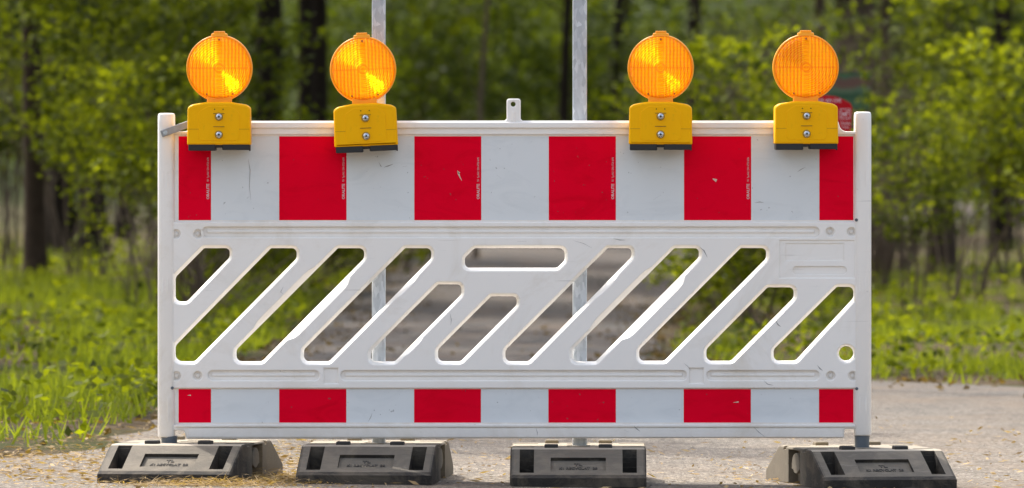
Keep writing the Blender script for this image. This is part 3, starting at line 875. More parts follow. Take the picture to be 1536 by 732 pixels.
# ================================================================== FEET
def make_foot():
    t = empty('foot_plate', 'foot', 'barrier foot', (0, 0, 0), 0, 'recycled rubber foot plates under the barrier')
    # side profile (y, z), extruded across x
    prof = [(-0.400, 0.0), (-0.402, 0.030), (-0.385, 0.040), (-0.225, 0.116), (-0.205, 0.120), (0.205, 0.120), (0.225, 0.116), (0.385, 0.040), (0.402, 0.030), (0.400, 0.0)]
    bm = bmesh.new()
    A = [bm.verts.new((-0.2, y, z)) for y, z in prof]; B = [bm.verts.new((0.2, y, z)) for y, z in prof]
    n_ = len(prof)
    bm.faces.new(A); bm.faces.new(list(reversed(B)))
    for k in range(n_): bm.faces.new((A[k], B[k], B[(k + 1) % n_], A[(k + 1) % n_]))
    bmesh.ops.recalc_face_normals(bm, faces=bm.faces)
    es = [e for e in bm.edges if abs(e.verts[0].co.x - e.verts[1].co.x) < 1e-6 and not (e.verts[0].co.z < 0.001 and e.verts[1].co.z < 0.001)]
    bmesh.ops.bevel(bm, geom=es, offset=0.010, segments=3, profile=0.6, affect='EDGES')
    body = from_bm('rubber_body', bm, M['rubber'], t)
    cuts = []
    def cutter(x0, x1, y0, y1, z0, z1, rx=0.0, piv=None, bev=0.0):
        bm = bmesh.new(); bm_box(bm, x0, x1, y0, y1, z0, z1, bev, 2)
        if rx: bmesh.ops.rotate(bm, verts=bm.verts, cent=piv, matrix=Matrix.Rotation(rx, 3, 'X'))
        o = from_bm('cut', bm, M['rubber']); cuts.append(o)
    ang = math.atan2(0.076, 0.160)
    for sy in (-1, 1):
        # grip pockets in the slope
        for sx in (-1, 1):
            xa = sx * 0.151
            cutter(xa - 0.021, xa + 0.021, min(sy * 0.225, sy * 0.372), max(sy * 0.225, sy * 0.372), 0.028, 0.16)
        # name field, shallow, parallel to the slope
        cutter(-0.081, 0.081, -0.045, 0.045, -0.012, 0.03, 0, None)
        c = cuts[-1]; c.rotation_euler = (-sy * ang, 0, 0); c.location = (0, sy * 0.318, 0.072 + 0.0005)
        if sy == -1: pass
    for sx in (-1, 1):
        x0, x1 = (0.172, 0.25) if sx > 0 else (-0.25, -0.172)
        cutter(x0, x1, -0.080, 0.080, -0.02, 0.112)       # flank recess
        x0, x1 = (0.10, 0.25) if sx > 0 else (-0.25, -0.10)
        cutter(x0, x1, -0.050, 0.050, -0.02, 0.050)       # hand hole
        x0, x1 = (0.12, 0.21) if sx > 0 else (-0.21, -0.12)
        cutter(x0 + 0.0, x1, 0.115, 0.150, 0.108, 0.14)   # top grooves
        cutter(x0 + 0.01 * (sx > 0), x1 - 0.01 * (sx < 0), -0.150, -0.112, 0.110, 0.14)
    for yy in (-0.115, 0.0, 0.115):
        cutter(-0.034, 0.034, yy - 0.020, yy + 0.020, 0.085, 0.2)
    for c in cuts:
        md = body.modifiers.new('b', 'BOOLEAN'); md.operation = 'DIFFERENCE'; md.object = c; md.solver = 'EXACT'
    dg = bpy.context.evaluated_depsgraph_get(); dg.update()
    me = bpy.data.meshes.new_from_object(body.evaluated_get(dg))
    body.modifiers.clear(); body.data = me; me.name = 'rubber_body'
    for c in cuts: bpy.data.objects.remove(c)
    # round lug in each flank recess
    for sx in (-1, 1):
        bm = bmesh.new()
        bm_cyl(bm, (sx * 0.181, 0, 0.068), 'X', 0.034, 0.030, 28, bev=0.003)
        for v in bm.verts: v.co.y *= 1.55
        bm_box(bm, sx * 0.181 - 0.0148, sx * 0.181 + 0.0148, -0.0525, 0.0525, 0.048, 0.068)
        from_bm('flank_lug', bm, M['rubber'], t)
    # stacking nubs
    for sy in (-1, 1):
        for sx in (-1, 1):
            bm = bmesh.new(); bm_box(bm, sx * 0.080 - 0.020, sx * 0.080 + 0.020, sy * 0.178 - 0.022, sy * 0.178 + 0.022, 0.115, 0.131, 0.003, 2)
            from_bm('stacking_nub', bm, M['nub'] if sy < 0 else M['nub_sunlit'], t)  # rear nubs take a paler copy, sunlight put into its colour
    # relief writing in the name field
    bg = Bag()
    ca, sa = math.cos(ang), math.sin(ang)
    for txt, size, up in (('TL', 0.022, 0.014), ('K1 RECYCLAT  28', 0.020, -0.012)):
        v, f = text_vf(txt, size, True, 'CENTER', 0.0012)
        w = max(q.x for q in v) - min(q.x for q in v)
        k = min(1.0, 0.112 / w)
        # plane: origin on the pocket floor, x across, u up the slope
        oz = Vector((0, -0.318, 0.072)); nv = Vector((0, -sa, ca)); uv = Vector((0, ca, sa))
        bg.add(([oz + Vector((q.x * k, 0, 0)) + uv * (q.y + up) + nv * (-0.0115 + q.z + 0.0008) for q in v], f))
    bg.obj('relief_lettering', M['relief'], body)
    return t


foot = make_foot()
# (centre px at d, y offset, z, rotation deg, label)
feet = [(285, 0.10, 0.002, -9.5, 'dusty black foot plate under the left post'),
        (563, 0.08, 0.000, -4.2, 'black foot plate carrying the left square steel post'),
        (868, 0.075, -0.008, -0.6, 'dusty foot plate carrying the tall central steel post'),
        (1291, 0.04, -0.012, 10.5, 'foot plate under the right post, its pale flank in full sun')]
for i, (cx, dy, dz, rot, lab) in enumerate(feet):
    o = foot if i == 0 else copy_tree(foot)
    o.location = (X(cx), dy, dz); o.rotation_euler = (0, 0, R(rot)); o.scale = (1, 1, 0.9); o['label'] = lab

# ================================================================== SQUARE POSTS
def square_post(xc, w, y, ztop, zbot, lab, mirror=1):
    bm = bmesh.new(); h = w / 2 / S
    bm_box(bm, -h, h, -h, h, 0, ztop - zbot, 0.004, 3)
    o = from_bm('steel_post', bm, M['galv'], None, (X(xc), y, zbot))
    tag(o, lab, 'steel post', 'square galvanised posts behind the barrier')
    return o
square_post(567.5, 20.5, 0.085, 2.75, 0.02, 'square galvanised post behind the left middle lamp')
square_post(870.0, 21.5, 0.085, 2.75, 0.02, 'square galvanised post standing free of lamps near the middle of the barrier')


# ================================================================== GROUND
def ground_z(x, y):
    """gentle lie of the land; y is world Y (barrier at 0)"""
    z = -0.012 * min(1.0, max(0.0, (x + 0.35) / 0.5)) - 0.006 * min(1.0, max(0.0, (x - 0.5) / 0.6))
    f = min(1.0, max(0.0, (y - 4) / 10.0))
    z += f * 0.05 * (mnoise.noise(Vector((x * 0.5, y * 0.3, 1.7))))
    side = max(0.0, abs(x - 0.3 - 0.012 * y) - 1.6)
    z += f * min(0.5, side * 0.05) + f * min(1.0, side) * 0.05 * mnoise.noise(Vector((x * 1.7, y * 1.1, 9.3)))
    if y > 95: z += (y - 95) ** 1.15 * 0.16
    return z


# path edges by distance: (world y, left x, right x)
PATH = [(-40, -14.0, 14.0), (-6, -6.0, 7.0), (0, -2.2, 4.6), (2.4, -1.34, 3.9), (6, -1.22, 3.2), (9, -1.18, 2.3), (12, -1.13, 0.95), (13.5, -1.12, 0.62), (22, -1.05, 0.85), (32, -0.96, 1.28), (42, -0.85, 1.6), (53, -0.65, 2.1), (66, 0.5, 4.0), (80, 2.0, 6.5), (92, 4.5, 9.5)]
def path_edge(y, side):
    for (a, l0, r0), (b, l1, r1) in zip(PATH[:-1], PATH[1:]):
        if a <= y <= b:
            t = (y - a) / (b - a); return (l0 + (l1 - l0) * t) if side < 0 else (r0 + (r1 - r0) * t)
    return PATH[-1][1 if side < 0 else 2]


def m_soil():
    m, nt, b = mat('forest_floor')
    f = noise_tex(nt, 2.2, 8, 0.7)
    f2 = noise_tex(nt, 26, 6, 0.75)
    c = ramp(nt, math_n(nt, 'ADD', math_n(nt, 'MULTIPLY', f, 0.45), math_n(nt, 'MULTIPLY', f2, 0.55)),
             [(0.30, (0.035, 0.026, 0.016)), (0.45, (0.085, 0.060, 0.036)), (0.55, (0.15, 0.11, 0.065)), (0.68, (0.27, 0.20, 0.125))])
    moss = ramp(nt, noise_tex(nt, 0.9, 5, 0.6), [(0, 0.0), (0.48, 0.0), (0.60, 0.7), (1, 0.8)])
    c = mixc(nt, moss, c, (0.055, 0.080, 0.015))
    sepf = nt.nodes.new('ShaderNodeSeparateXYZ'); L(nt, nt.nodes.new('ShaderNodeTexCoord').outputs['Object'], sepf.inputs[0])
    farf = ramp(nt, math_n(nt, 'DIVIDE', sepf.outputs['Y'], 100.0), [(0, 0.0), (0.45, 0.0), (0.85, 0.9), (1, 0.95)])
    c = mixc(nt, farf, c, mixc(nt, f, (0.008, 0.016, 0.004), (0.050, 0.075, 0.012)))
    L(nt, c, b.inputs['Base Color']); b.inputs['Roughness'].default_value = 0.95; b.inputs['Specular IOR Level'].default_value = 0.1
    bump(nt, b, f2, 0.9, 0.05)
    return m


def m_path():
    m, nt, b = mat('gravelly_path')
    tc = nt.nodes.new('ShaderNodeTexCoord')
    big = noise_tex(nt, 1.1, 5, 0.6)
    fine = noise_tex(nt, 90, 4, 0.7)
    v = N(nt, 'ShaderNodeTexVoronoi'); v.inputs['Scale'].default_value = 95
    L(nt, tc.outputs['Object'], v.inputs['Vector'])
    sc_ = nt.nodes.new('ShaderNodeSeparateColor'); L(nt, v.outputs['Color'], sc_.inputs[0])
    f = math_n(nt, 'ADD', math_n(nt, 'MULTIPLY', sc_.outputs[0], 0.5), math_n(nt, 'MULTIPLY', fine, 0.5))
    c = ramp(nt, f, [(0.20, (0.045, 0.038, 0.031)), (0.40, (0.125, 0.108, 0.088)), (0.58, (0.21, 0.182, 0.148)), (0.80, (0.40, 0.35, 0.29))])
    c = mixc(nt, ramp(nt, big, [(0, 0.0), (0.42, 0.0), (0.7, 0.55), (1, 0.6)]), c, (0.17, 0.12, 0.078))
    st_ = ramp(nt, noise_tex(nt, 3.2, 7, 0.75, dist=1.2), [(0, 0.0), (0.50, 0.0), (0.62, 0.55), (1, 0.7)])
    c = mixc(nt, st_, c, (0.085, 0.075, 0.064))
    # further along it is greyer, darker asphalt
    sep = nt.nodes.new('ShaderNodeSeparateXYZ'); L(nt, tc.outputs['Object'], sep.inputs[0])
    far = ramp(nt, math_n(nt, 'DIVIDE', sep.outputs['Y'], 40.0), [(0, 0.0), (0.08, 0.0), (0.32, 0.85), (1, 0.95)])
    c2 = mixc(nt, fine, (0.038, 0.037, 0.038), (0.092, 0.087, 0.084))
    c2 = mixc(nt, ramp(nt, noise_tex(nt, 2.2, 7, 0.72), [(0, 0.0), (0.44, 0.0), (0.60, 0.6), (1, 0.75)]), c2, (0.155, 0.105, 0.070))
    c = mixc(nt, far, c, c2)
    L(nt, c, b.inputs['Base Color']); b.inputs['Roughness'].default_value = 0.9; b.inputs['Specular IOR Level'].default_value = 0.2
    bump(nt, b, f, 0.8, 0.006)
    return m


M['soil'] = m_soil(); M['path'] = m_path()
ys = np.concatenate([np.arange(-60, -4, 4.0), np.arange(-4, 60, 0.5), np.arange(60, 96, 2.0), np.arange(96, 260, 6.0)])
xs = np.concatenate([np.arange(-90, -9, 6.0), np.arange(-9, 9.01, 0.4), np.arange(12, 91, 6.0)])
vs = [(x, y, ground_z(x, y) - 0.006) for y in ys for x in xs]
nx = len(xs)
fs = [(j * nx + i, j * nx + i + 1, (j + 1) * nx + i + 1, (j + 1) * nx + i) for j in range(len(ys) - 1) for i in range(nx - 1)]
tag(pymesh('ground', vs, fs, M['soil'], smooth=True), kind='structure')
# path sheet: follows the ground 4 mm above (finer grid, own height sampled on the coarse grid would clash, so lift a little with roughness)
pv = []; pf = []
pys = np.concatenate([np.arange(-40, -4, 2.0), np.arange(-4, 60, 0.25), np.arange(60, 92, 1.0)])
NC = 24
def gz_bilin(x, y):
    i = int(np.clip(np.searchsorted(xs, x) - 1, 0, len(xs) - 2)); j = int(np.clip(np.searchsorted(ys, y) - 1, 0, len(ys) - 2))
    tx = (x - xs[i]) / (xs[i + 1] - xs[i]); ty = (y - ys[j]) / (ys[j + 1] - ys[j])
    z = [ground_z(xs[a], ys[b]) for b in (j, j + 1) for a in (i, i + 1)]
    return (z[0] * (1 - tx) + z[1] * tx) * (1 - ty) + (z[2] * (1 - tx) + z[3] * tx) * ty
for y in pys:
    l = path_edge(y, -1) + 0.10 * mnoise.noise(Vector((3, y * 1.3, 0))) + 0.04 * mnoise.noise(Vector((3, y * 6.3, 5)))
    r = path_edge(y, 1) + 0.12 * mnoise.noise(Vector((8, y * 1.1, 3))) + 0.05 * mnoise.noise(Vector((3, y * 5.3, 15)))
    for k in range(NC + 1):
        x = l + (r - l) * k / NC
        pv.append((x, y, gz_bilin(x, y) + 0.002))
for j in range(len(pys) - 1):
    for k in range(NC):
        a = j * (NC + 1) + k; pf.append((a, a + 1, a + NC + 2, a + NC + 1))
tag(pymesh('path', pv, pf, M['path'], smooth=True), kind='structure')


# ================================================================== PLANTS
def quads_obj(name, P, A, B, tint, m, parent=None, rhomb=True):
    """P centres (n,3), A,B half-axis vectors; one leaf each"""
    n_ = len(P)
    V = np.empty((n_, 4, 3))
    if rhomb:
        V[:, 0] = P - A; V[:, 1] = P + B - A * 0.15; V[:, 2] = P + A; V[:, 3] = P - B - A * 0.15
    else:
        V[:, 0] = P - B; V[:, 1] = P + B; V[:, 2] = P + A + B * 0.15; V[:, 3] = P + A - B * 0.15
    me = bpy.data.meshes.new(name)
    me.vertices.add(n_ * 4); me.vertices.foreach_set('co', V.reshape(-1))
    me.loops.add(n_ * 4); me.loops.foreach_set('vertex_index', np.arange(n_ * 4, dtype=np.int32))
    me.polygons.add(n_); me.polygons.foreach_set('loop_start', np.arange(n_, dtype=np.int32) * 4)
    me.update(calc_edges=True)
    at = me.attributes.new('tint', 'FLOAT', 'FACE'); at.data.foreach_set('value', np.asarray(tint, dtype=np.float32))
    me.materials.append(m)
    o = bpy.data.objects.new(name, me)
    return link(o, parent)


def leaves(name, P, size, m, parent=None, tint=None, up=0.5, aspect=0.62):
    n_ = len(P)
    a = RNG.normal(size=(n_, 3)); a[:, 2] *= 0.6; a /= np.linalg.norm(a, axis=1)[:, None]
    nr = RNG.normal(size=(n_, 3)); nr[:, 2] += up * 2; b = np.cross(nr, a); b /= np.linalg.norm(b, axis=1)[:, None] + 1e-9
    s = size * RNG.uniform(0.55, 1.25, n_)[:, None]
    if tint is None: tint = RNG.beta(2, 2.6, n_)
    return quads_obj(name, P, a * s * 0.5, b * s * 0.5 * aspect, tint, m, parent)


def tubes_vf(paths, sides=6):
    bag = Bag()
    for pts, rad in paths:
        vs = []; fs = []
        pts = [Vector(p) for p in pts]
        for i, p in enumerate(pts):
            t = (pts[min(i + 1, len(pts) - 1)] - pts[max(i - 1, 0)]).normalized()
            u = t.cross(Vector((0.3, 0.9, 0.12))); u.normalize(); w = t.cross(u)
            for k in range(sides):
                a = 2 * math.pi * k / sides
                vs.append(p + (u * math.cos(a) + w * math.sin(a)) * rad[i])
        for i in range(len(pts) - 1):
            for k in range(sides):
                j = (k + 1) % sides
                fs.append((i * sides + k, i * sides + j, (i + 1) * sides + j, (i + 1) * sides + k))
        bag.add((vs, fs))
    return bag


def grow(base, direc, length, r0, depth, paths, tips, spread=0.6, steps=5, curl=0.16):
    pts = [Vector(base)]; d = Vector(direc).normalized(); rad = [r0]
    for k in range(steps):
        d = (d + Vector((random.gauss(0, curl), random.gauss(0, curl), random.gauss(0.03, curl)))).normalized()
        pts.append(pts[-1] + d * length / steps); rad.append(r0 * (1 - 0.75 * (k + 1) / steps))
        if depth > 0 and k >= 1 and random.random() < 0.85:
            nd = (d + Vector((random.gauss(0, spread), random.gauss(0, spread), random.gauss(0.1, spread * 0.6)))).normalized()
            grow(pts[-1], nd, length * random.uniform(0.4, 0.62), rad[-1] * 0.7, depth - 1, paths, tips, spread, 4, curl)
        if depth <= 1: tips.append(pts[-1])
    paths.append((pts, rad)); tips.append(pts[-1])


def make_shrub(width, height, stems, nleaf, lsize, lm, label, loc, dense=0.10, twig_r=0.011, wood='twig', squash=0.7, depth=2, group=None, cat='shrub'):
    t = empty('leafy_shrub', label, cat, loc, 0, group)
    paths = []; tips = []
    for k in range(stems):
        a = 2 * math.pi * k / stems + random.uniform(-.4, .4)
        lean = random.uniform(0.05, 1.0) * width / height * 0.62
        grow((0.12 * math.cos(a), 0.1 * math.sin(a), -0.03), (lean * math.cos(a), lean * math.sin(a) * squash, 1.0), height * random.uniform(0.6, 0.9), twig_r * random.uniform(0.6, 1.2), depth, paths, tips, 0.7)
    tubes_vf(paths, 4).obj('stem', M[wood], t)
    T = np.array([tuple(p) for p in tips]); T = T[T[:, 2] > 0.05]
    idx = RNG.integers(0, len(T), nleaf)
    # leaves bunch round some tips more than others
    w = RNG.gamma(0.7, 1.0, len(T)); w /= w.sum(); idx = RNG.choice(len(T), nleaf, p=w)
    P = T[idx] + RNG.normal(size=(nleaf, 3)) * dense * np.array([1, 1, 0.55])
    P[:, 2] = np.abs(P[:, 2]) + 0.01
    clump = RNG.uniform(0, 1, len(T))[idx]
    tint = np.clip(0.55 * clump + 0.5 * RNG.beta(2, 2.4, nleaf) - 0.05, 0, 1)
    leaves('foliage', P, lsize, M[lm], t, tint)
    return t


def place_copy(src, loc, rz, sc, label, cat=None, group=None):
    o = copy_tree(src); o.location = loc; o.rotation_euler = (0, 0, rz)
    o.scale = sc if isinstance(sc, (tuple, list)) else (sc, sc, sc); o['label'] = label
    if cat: o['category'] = cat
    if group: o['group'] = group
    return o


def at(px_, d, dz=0.0):
    x = GX(px_, d); y = d - CAMD
    return (x, y, ground_z(x, y) + dz)


GS = 'shrubs at the forest edge'
A_ = make_shrub(1.0, 1.9, 8, 2900, 0.070, 'leaf_mid', 'mid green shrub filling the gap left of the first lamp', at(250, 50), dense=0.085, group=GS)
B_ = make_shrub(0.95, 1.5, 8, 2700, 0.066, 'leaf_bright', 'bright spring green shrub midway between the two right hand lamps', at(1100, 47), dense=0.085, group=GS)
C_ = make_shrub(1.3, 1.9, 20, 300, 0.050, 'leaf_mid', 'nearly bare brown shrub above the rightmost lamp', at(1185, 54), twig_r=0.018, depth=3, wood='twig', group=GS)
D_ = make_shrub(0.95, 0.75, 9, 2600, 0.064, 'leaf_bright', 'low leafy shrub between the first and second lamps', at(435, 53), dense=0.10, group=GS)
E_ = make_shrub(1.7, 2.3, 8, 3000, 0.10, 'leaf_far', 'soft green shrub behind the left steel post', at(618, 80), dense=0.17, group=GS)
SH = [
 (A_, 130, 52, 1.2, 1.05, 'mid green shrub standing clear of the barrier at the far left'),
 (A_, 10, 55, 2.4, 1.15, 'mid green shrub cut by the left edge of the view'),
 (B_, 215, 46, 0.7, (0.8, 0.8, 0.85), 'yellow green shrub just left of the left barrier post'),
 (A_, 300, 57, 4.0, (0.6, 0.6, 1.15), 'green shrub behind the leftmost lamp'),
 (D_, 520, 57, 2.0, (1.0, 1.0, 0.95), 'low leafy shrub behind the second lamp'),
 (D_, 380, 50, 3.2, (0.7, 0.7, 0.8), 'small leafy shrub in front of the widest dark trunk'),
 (D_, 590, 62, 5.2, (0.9, 0.9, 0.9), 'low leafy shrub at the foot of the left steel post'),
 (E_, 690, 84, 1.0, 1.05, 'soft green shrub left of the lifting tab'),
 (E_, 790, 90, 2.3, 1.1, 'soft green shrub right behind the lifting tab'),
 (E_, 520, 92, 3.3, 1.1, 'hazy green shrub behind the dark trunks on the left'),
 (E_, 735, 98, 5.1, 1.25, 'distant green shrub in the middle of the forest gap'),
 (E_, 910, 98, 0.2, (1.2, 1.2, 1.0), 'olive green shrub right of the tall central post'),
 (E_, 1000, 90, 1.9, (1.0, 1.0, 0.8), 'dull green shrub behind the third lamp'),
 (B_, 1055, 53, 2.9, (0.6, 0.6, 0.75), 'spring green shrub close to the right of the third lamp'),
 (B_, 1128, 52, 4.6, (0.6, 0.6, 0.9), 'spring green shrub close to the left of the rightmost lamp'),
 (D_, 1120, 45, 1.6, (0.9, 0.9, 0.8), 'low spring green shrub just above the top rail between the right hand lamps'),
 (C_, 1130, 62, 2.2, 1.1, 'bare brown shrub behind the spring green ones'),
 (C_, 1275, 59, 4.4, (0.9, 0.9, 1.0), 'bare twiggy shrub behind the information board'),
 (C_, 1236, 52, 0.6, (0.8, 0.8, 1.0), 'bare brown shrub left of the information board'),
 (C_, 1305, 55, 3.0, (0.8, 0.8, 1.0), 'bare brown shrub right of the information board'),
 (C_, 1165, 60, 5.3, (1.0, 1.0, 1.1), 'bare brown shrub left of the rightmost lamp'),
 (C_, 1340, 62, 1.1, 1.05, 'bare twiggy shrub right of the right barrier post'),
 (A_, 1365, 48, 0.3, (0.5, 0.5, 0.62), 'green shrub beside the right barrier post'),
 (B_, 1450, 50, 5.0, 1.0, 'spring green shrub standing clear of the barrier on the right'),
 (A_, 1535, 54, 3.8, 1.15, 'green shrub cut by the right edge of the view'),
 (C_, 300, 44, 5.4, (0.7, 0.7, 0.4), 'low brown twiggy shrub seen through the leftmost slot'),
 (A_, 75, 60, 5.2, 1.15, 'tall green shrub deep at the left side'),
 (E_, 170, 75, 0.9, 1.1, 'hazy green shrub deep at the left side'),
 (E_, 20, 82, 2.7, 1.2, 'hazy green shrub in the far left corner'),
 (E_, 300, 86, 2.2, 1.2, 'hazy green shrub far behind the leftmost lamp'),
 (E_, 1420, 78, 3.7, 1.15, 'hazy green shrub deep at the right side'),
 (E_, 1130, 92, 5.7, 1.0, 'hazy green shrub far behind the spring green ones'),
 (E_, 1530, 86, 1.5, 1.2, 'hazy green shrub in the far right corner')]
for src, px_, d_, rz_, sc_, lab_ in SH: place_copy(src, at(px_, d_), rz_, sc_, lab_)


# ---- trees
def make_tree(label, loc, r=0.13, h=9.0, wood='bark', crown=7500, group='trees of the forest', lean=0.0, cat='tree'):
    t = empty('forest_tree', label, cat, loc, 0, group)
    pts = []; rad = []
    for k in range(15):
        q = k / 14
        pts.append((lean * q * h + 0.07 * mnoise.noise(Vector((q * 3, r * 40, h))), 0.07 * mnoise.noise(Vector((q * 3, 5, r * 9))), -0.1 + q * h))
        rad.append(r * (1 + 0.45 * math.exp(-q * h / 0.22)) * (1 - 0.75 * q) + 0.008)
    paths = [(pts, rad)]; tips = []
    tubes_vf(paths, 14).obj('trunk', M[wood], t, smooth=True)
    limbs = []
    for k in range(13):
        q = 0.34 + 0.64 * k / 12
        b = Vector(pts[min(14, int(q * 14))])
        a = random.uniform(0, 6.28)
        grow(b, (math.cos(a), math.sin(a), 0.55), h * 0.26 * (1.15 - q * 0.6), r * 0.34 * (1.1 - q), 2, limbs, tips, 0.6, 5, 0.14)
    tubes_vf(limbs, 5).obj('limb', M[wood], t)
    T = np.array([tuple(p) for p in tips])
    idx = RNG.integers(0, len(T), crown)
    P = T[idx] + RNG.normal(size=(crown, 3)) * 0.17
    leaves('crown', P, 0.15, M['leaf_mid'], t, np.clip(RNG.uniform(0, 1, len(T))[idx] * 0.5 + RNG.uniform(0, .5, crown), 0, 1))
    return t


T1 = make_tree('thickest dark tree trunk, rising between the first and second lamps', at(396, 62), 0.108, 9.0)
T2 = make_tree('slender dark tree with a slightly leaning trunk, left of the central steel post', at(847, 78), 0.048, 8.0, lean=0.012)
T3 = make_tree('brown tree trunk behind the left end of the information board', at(1262, 62), 0.072, 9.5, 'bark_light')
GT = 'trees of the forest'
place_copy(T1, at(455, 67), 1.0, (0.62, 0.62, 1.0), 'dark trunk standing left in the pair near the second lamp')
place_copy(T1, at(480, 70), 2.2, (0.74, 0.74, 1.0), 'dark trunk standing right in the pair near the second lamp')
place_copy(T2, at(590, 84), 2.0, 1.0, 'thin shaded trunk just right of the left steel post')
place_copy(T2, at(925, 90), 1.0, 1.1, 'thin dark trunk right of the central steel post')
place_copy(T2, at(943, 100), 3.0, 1.3, 'faint distant trunk near the third lamp')
place_copy(T1, at(1046, 74), 3.5, (0.6, 0.6, 1.0), 'dark trunk in the shade right of the third lamp')
place_copy(T3, at(1297, 61), 1.9, (1.15, 1.15, 1.0), 'brown trunk above the right barrier post')
place_copy(T3, at(1232, 64), 2.8, (0.6, 0.6, 1.0), 'slim brown trunk above the rightmost lamp')
place_copy(T3, at(1325, 72), 0.4, (0.7, 0.7, 1.0), 'slim brown trunk right of the right barrier post')
place_copy(T1, at(95, 62), 4.1, (0.9, 0.9, 1.0), 'dark trunk at the far left of the forest')
place_copy(T2, at(185, 72), 5.0, (1.3, 1.3, 1.0), 'thin dark trunk left of the barrier')
place_copy(T3, at(1410, 60), 5.5, (1.1, 1.1, 1.0), 'stout brown trunk at the far right of the forest')
place_copy(T1, at(1500, 70), 0.9, (0.8, 0.8, 1.0), 'dark trunk near the right edge of the view')
T4 = make_tree('pale thin sapling leaning in the middle of the forest gap', at(712, 70), 0.017, 5.0, 'twig', 500, lean=0.05)
# trees beside the path further left and right, their crowns shade the path
place_copy(T1, (-3.6, 30.0, 0.0), 0.6, 1.0, 'roadside tree on the left verge with its crown over the path')
place_copy(T3, (-4.4, 22.0, 0.0), 3.1, (0.95, 0.95, 0.85), 'nearest roadside tree on the left verge')
place_copy(T1, (-3.2, 38.0, 0.0), 2.6, (1.0, 1.0, 0.9), 'farther roadside tree on the left verge')

place_copy(T1, (-3.4, 17.5, 0.0), 1.9, (0.9, 0.9, 0.8), 'leafy roadside tree left of the path, third in line from the barrier')
place_copy(T1, (-3.3, 25.5, 0.0), 5.1, (0.9, 0.9, 0.85), 'leafy roadside tree left of the path, midway along the verge')
place_copy(T1, (-3.8, 13.2, 0.0), 0.2, (0.9, 0.9, 0.8), 'leafy roadside tree left of the path, second in line from the barrier')
place_copy(T3, (-3.1, 28.5, 0.0), 4.4, (0.9, 0.9, 0.8), 'brown barked roadside tree left of the path where it narrows')
place_copy(T1, (-4.6, 8.6, 0.0), 3.3, (0.75, 0.75, 0.95), 'lone leafy tree left of the path, nearest to the barrier')

# ---- far wood as one mass
wood = tag(bpy.data.objects.new('distant_woodland', None), 'hazy mass of distant woodland closing off the view', 'woodland', None, 'stuff')
bpy.data.objects.remove(wood)
nW = 60000
Pw = np.stack([RNG.uniform(-17, 17, nW), RNG.uniform(76, 104, nW), RNG.beta(1.2, 1.6, nW) * 8.0], 1)
keep = np.array([mnoise.noise(Vector((p[0] * 0.7, p[1] * 0.25, p[2] * 0.8))) > -0.17 for p in Pw])
Pw = Pw[keep]
Pw[:, 2] += np.maximum(0, Pw[:, 1] - 95) * 0.2
tn = np.array([0.5 + 0.7 * mnoise.noise(Vector((p[0] * 1.1, p[1] * 0.3, p[2] * 1.3 + 4))) for p in Pw])
ow = leaves('distant_woodland', Pw, 0.20, M['leaf_far'], None, np.clip(tn * 0.7 + RNG.uniform(-.2, .3, len(Pw)), 0, 1))
tag(ow, 'hazy mass of distant woodland closing off the view', 'woodland', None, 'stuff')

# ---- grass on the verges
def blades(name, n_, region, hmin, hmax, w, m, dens=None, parent=None):
    P = []
    while len(P) < n_:
        x, y = region()
        if dens and dens(x, y) < random.random(): continue
        P.append((x, y, gz_bilin(x, y) - 0.008))
    P = np.array(P)
    A = np.stack([RNG.normal(0, 0.45, n_), RNG.normal(0, 0.45, n_), np.ones(n_)], 1); A /= np.linalg.norm(A, axis=1)[:, None]
    h = RNG.uniform(hmin, hmax, n_)[:, None]
    a = RNG.uniform(0, math.pi, n_); B = np.stack([np.cos(a), np.sin(a), np.zeros(n_)], 1) * w * 0.5
    tint = np.clip(RNG.beta(2, 2, n_) * 0.8 + np.array([0.35 * mnoise.noise(Vector((p[0] * 2, p[1] * 0.8, 0))) for p in P]) + 0.1, 0, 1)
    return quads_obj(name, P, A * h, B, tint, m, parent, rhomb=False)

def nz(x, y, s, k): return mnoise.noise(Vector((x * s, y * s * 0.5, k)))
def reg_left():
    y = random.triangular(2.2, 46, 8); w = 1.8 + 0.075 * (y + 24)
    return path_edge(y, -1) - 0.10 - random.random() ** 1.2 * w, y
def reg_right():
    y = random.triangular(3.0, 46, 10); w = 1.8 + 0.05 * (y + 24)
    return path_edge(y, 1) + 0.12 + random.random() * w, y
def dl(x, y):
    e = path_edge(y, -1) - x
    return (0.95 if nz(x, y, 1.6, 4) > 0.02 else 0.06) * min(1, e / 0.5 + 0.08)
def dr(x, y):
    e = x - path_edge(y, 1)
    return (0.85 if nz(x, y, 1.7, 8) > 0.12 else 0.03) * min(1, e / 0.6 + 0.05)
tag(blades('verge_grass', 42000, reg_left, 0.04, 0.13, 0.010, M['grass'], dl), 'fresh green grass on the left verge of the path', 'grass', None, 'stuff')
tag(blades('verge_grass', 20000, reg_right, 0.03, 0.11, 0.010, M['grass'], dr), 'patchy green grass on the right verge of the path', 'grass', None, 'stuff')
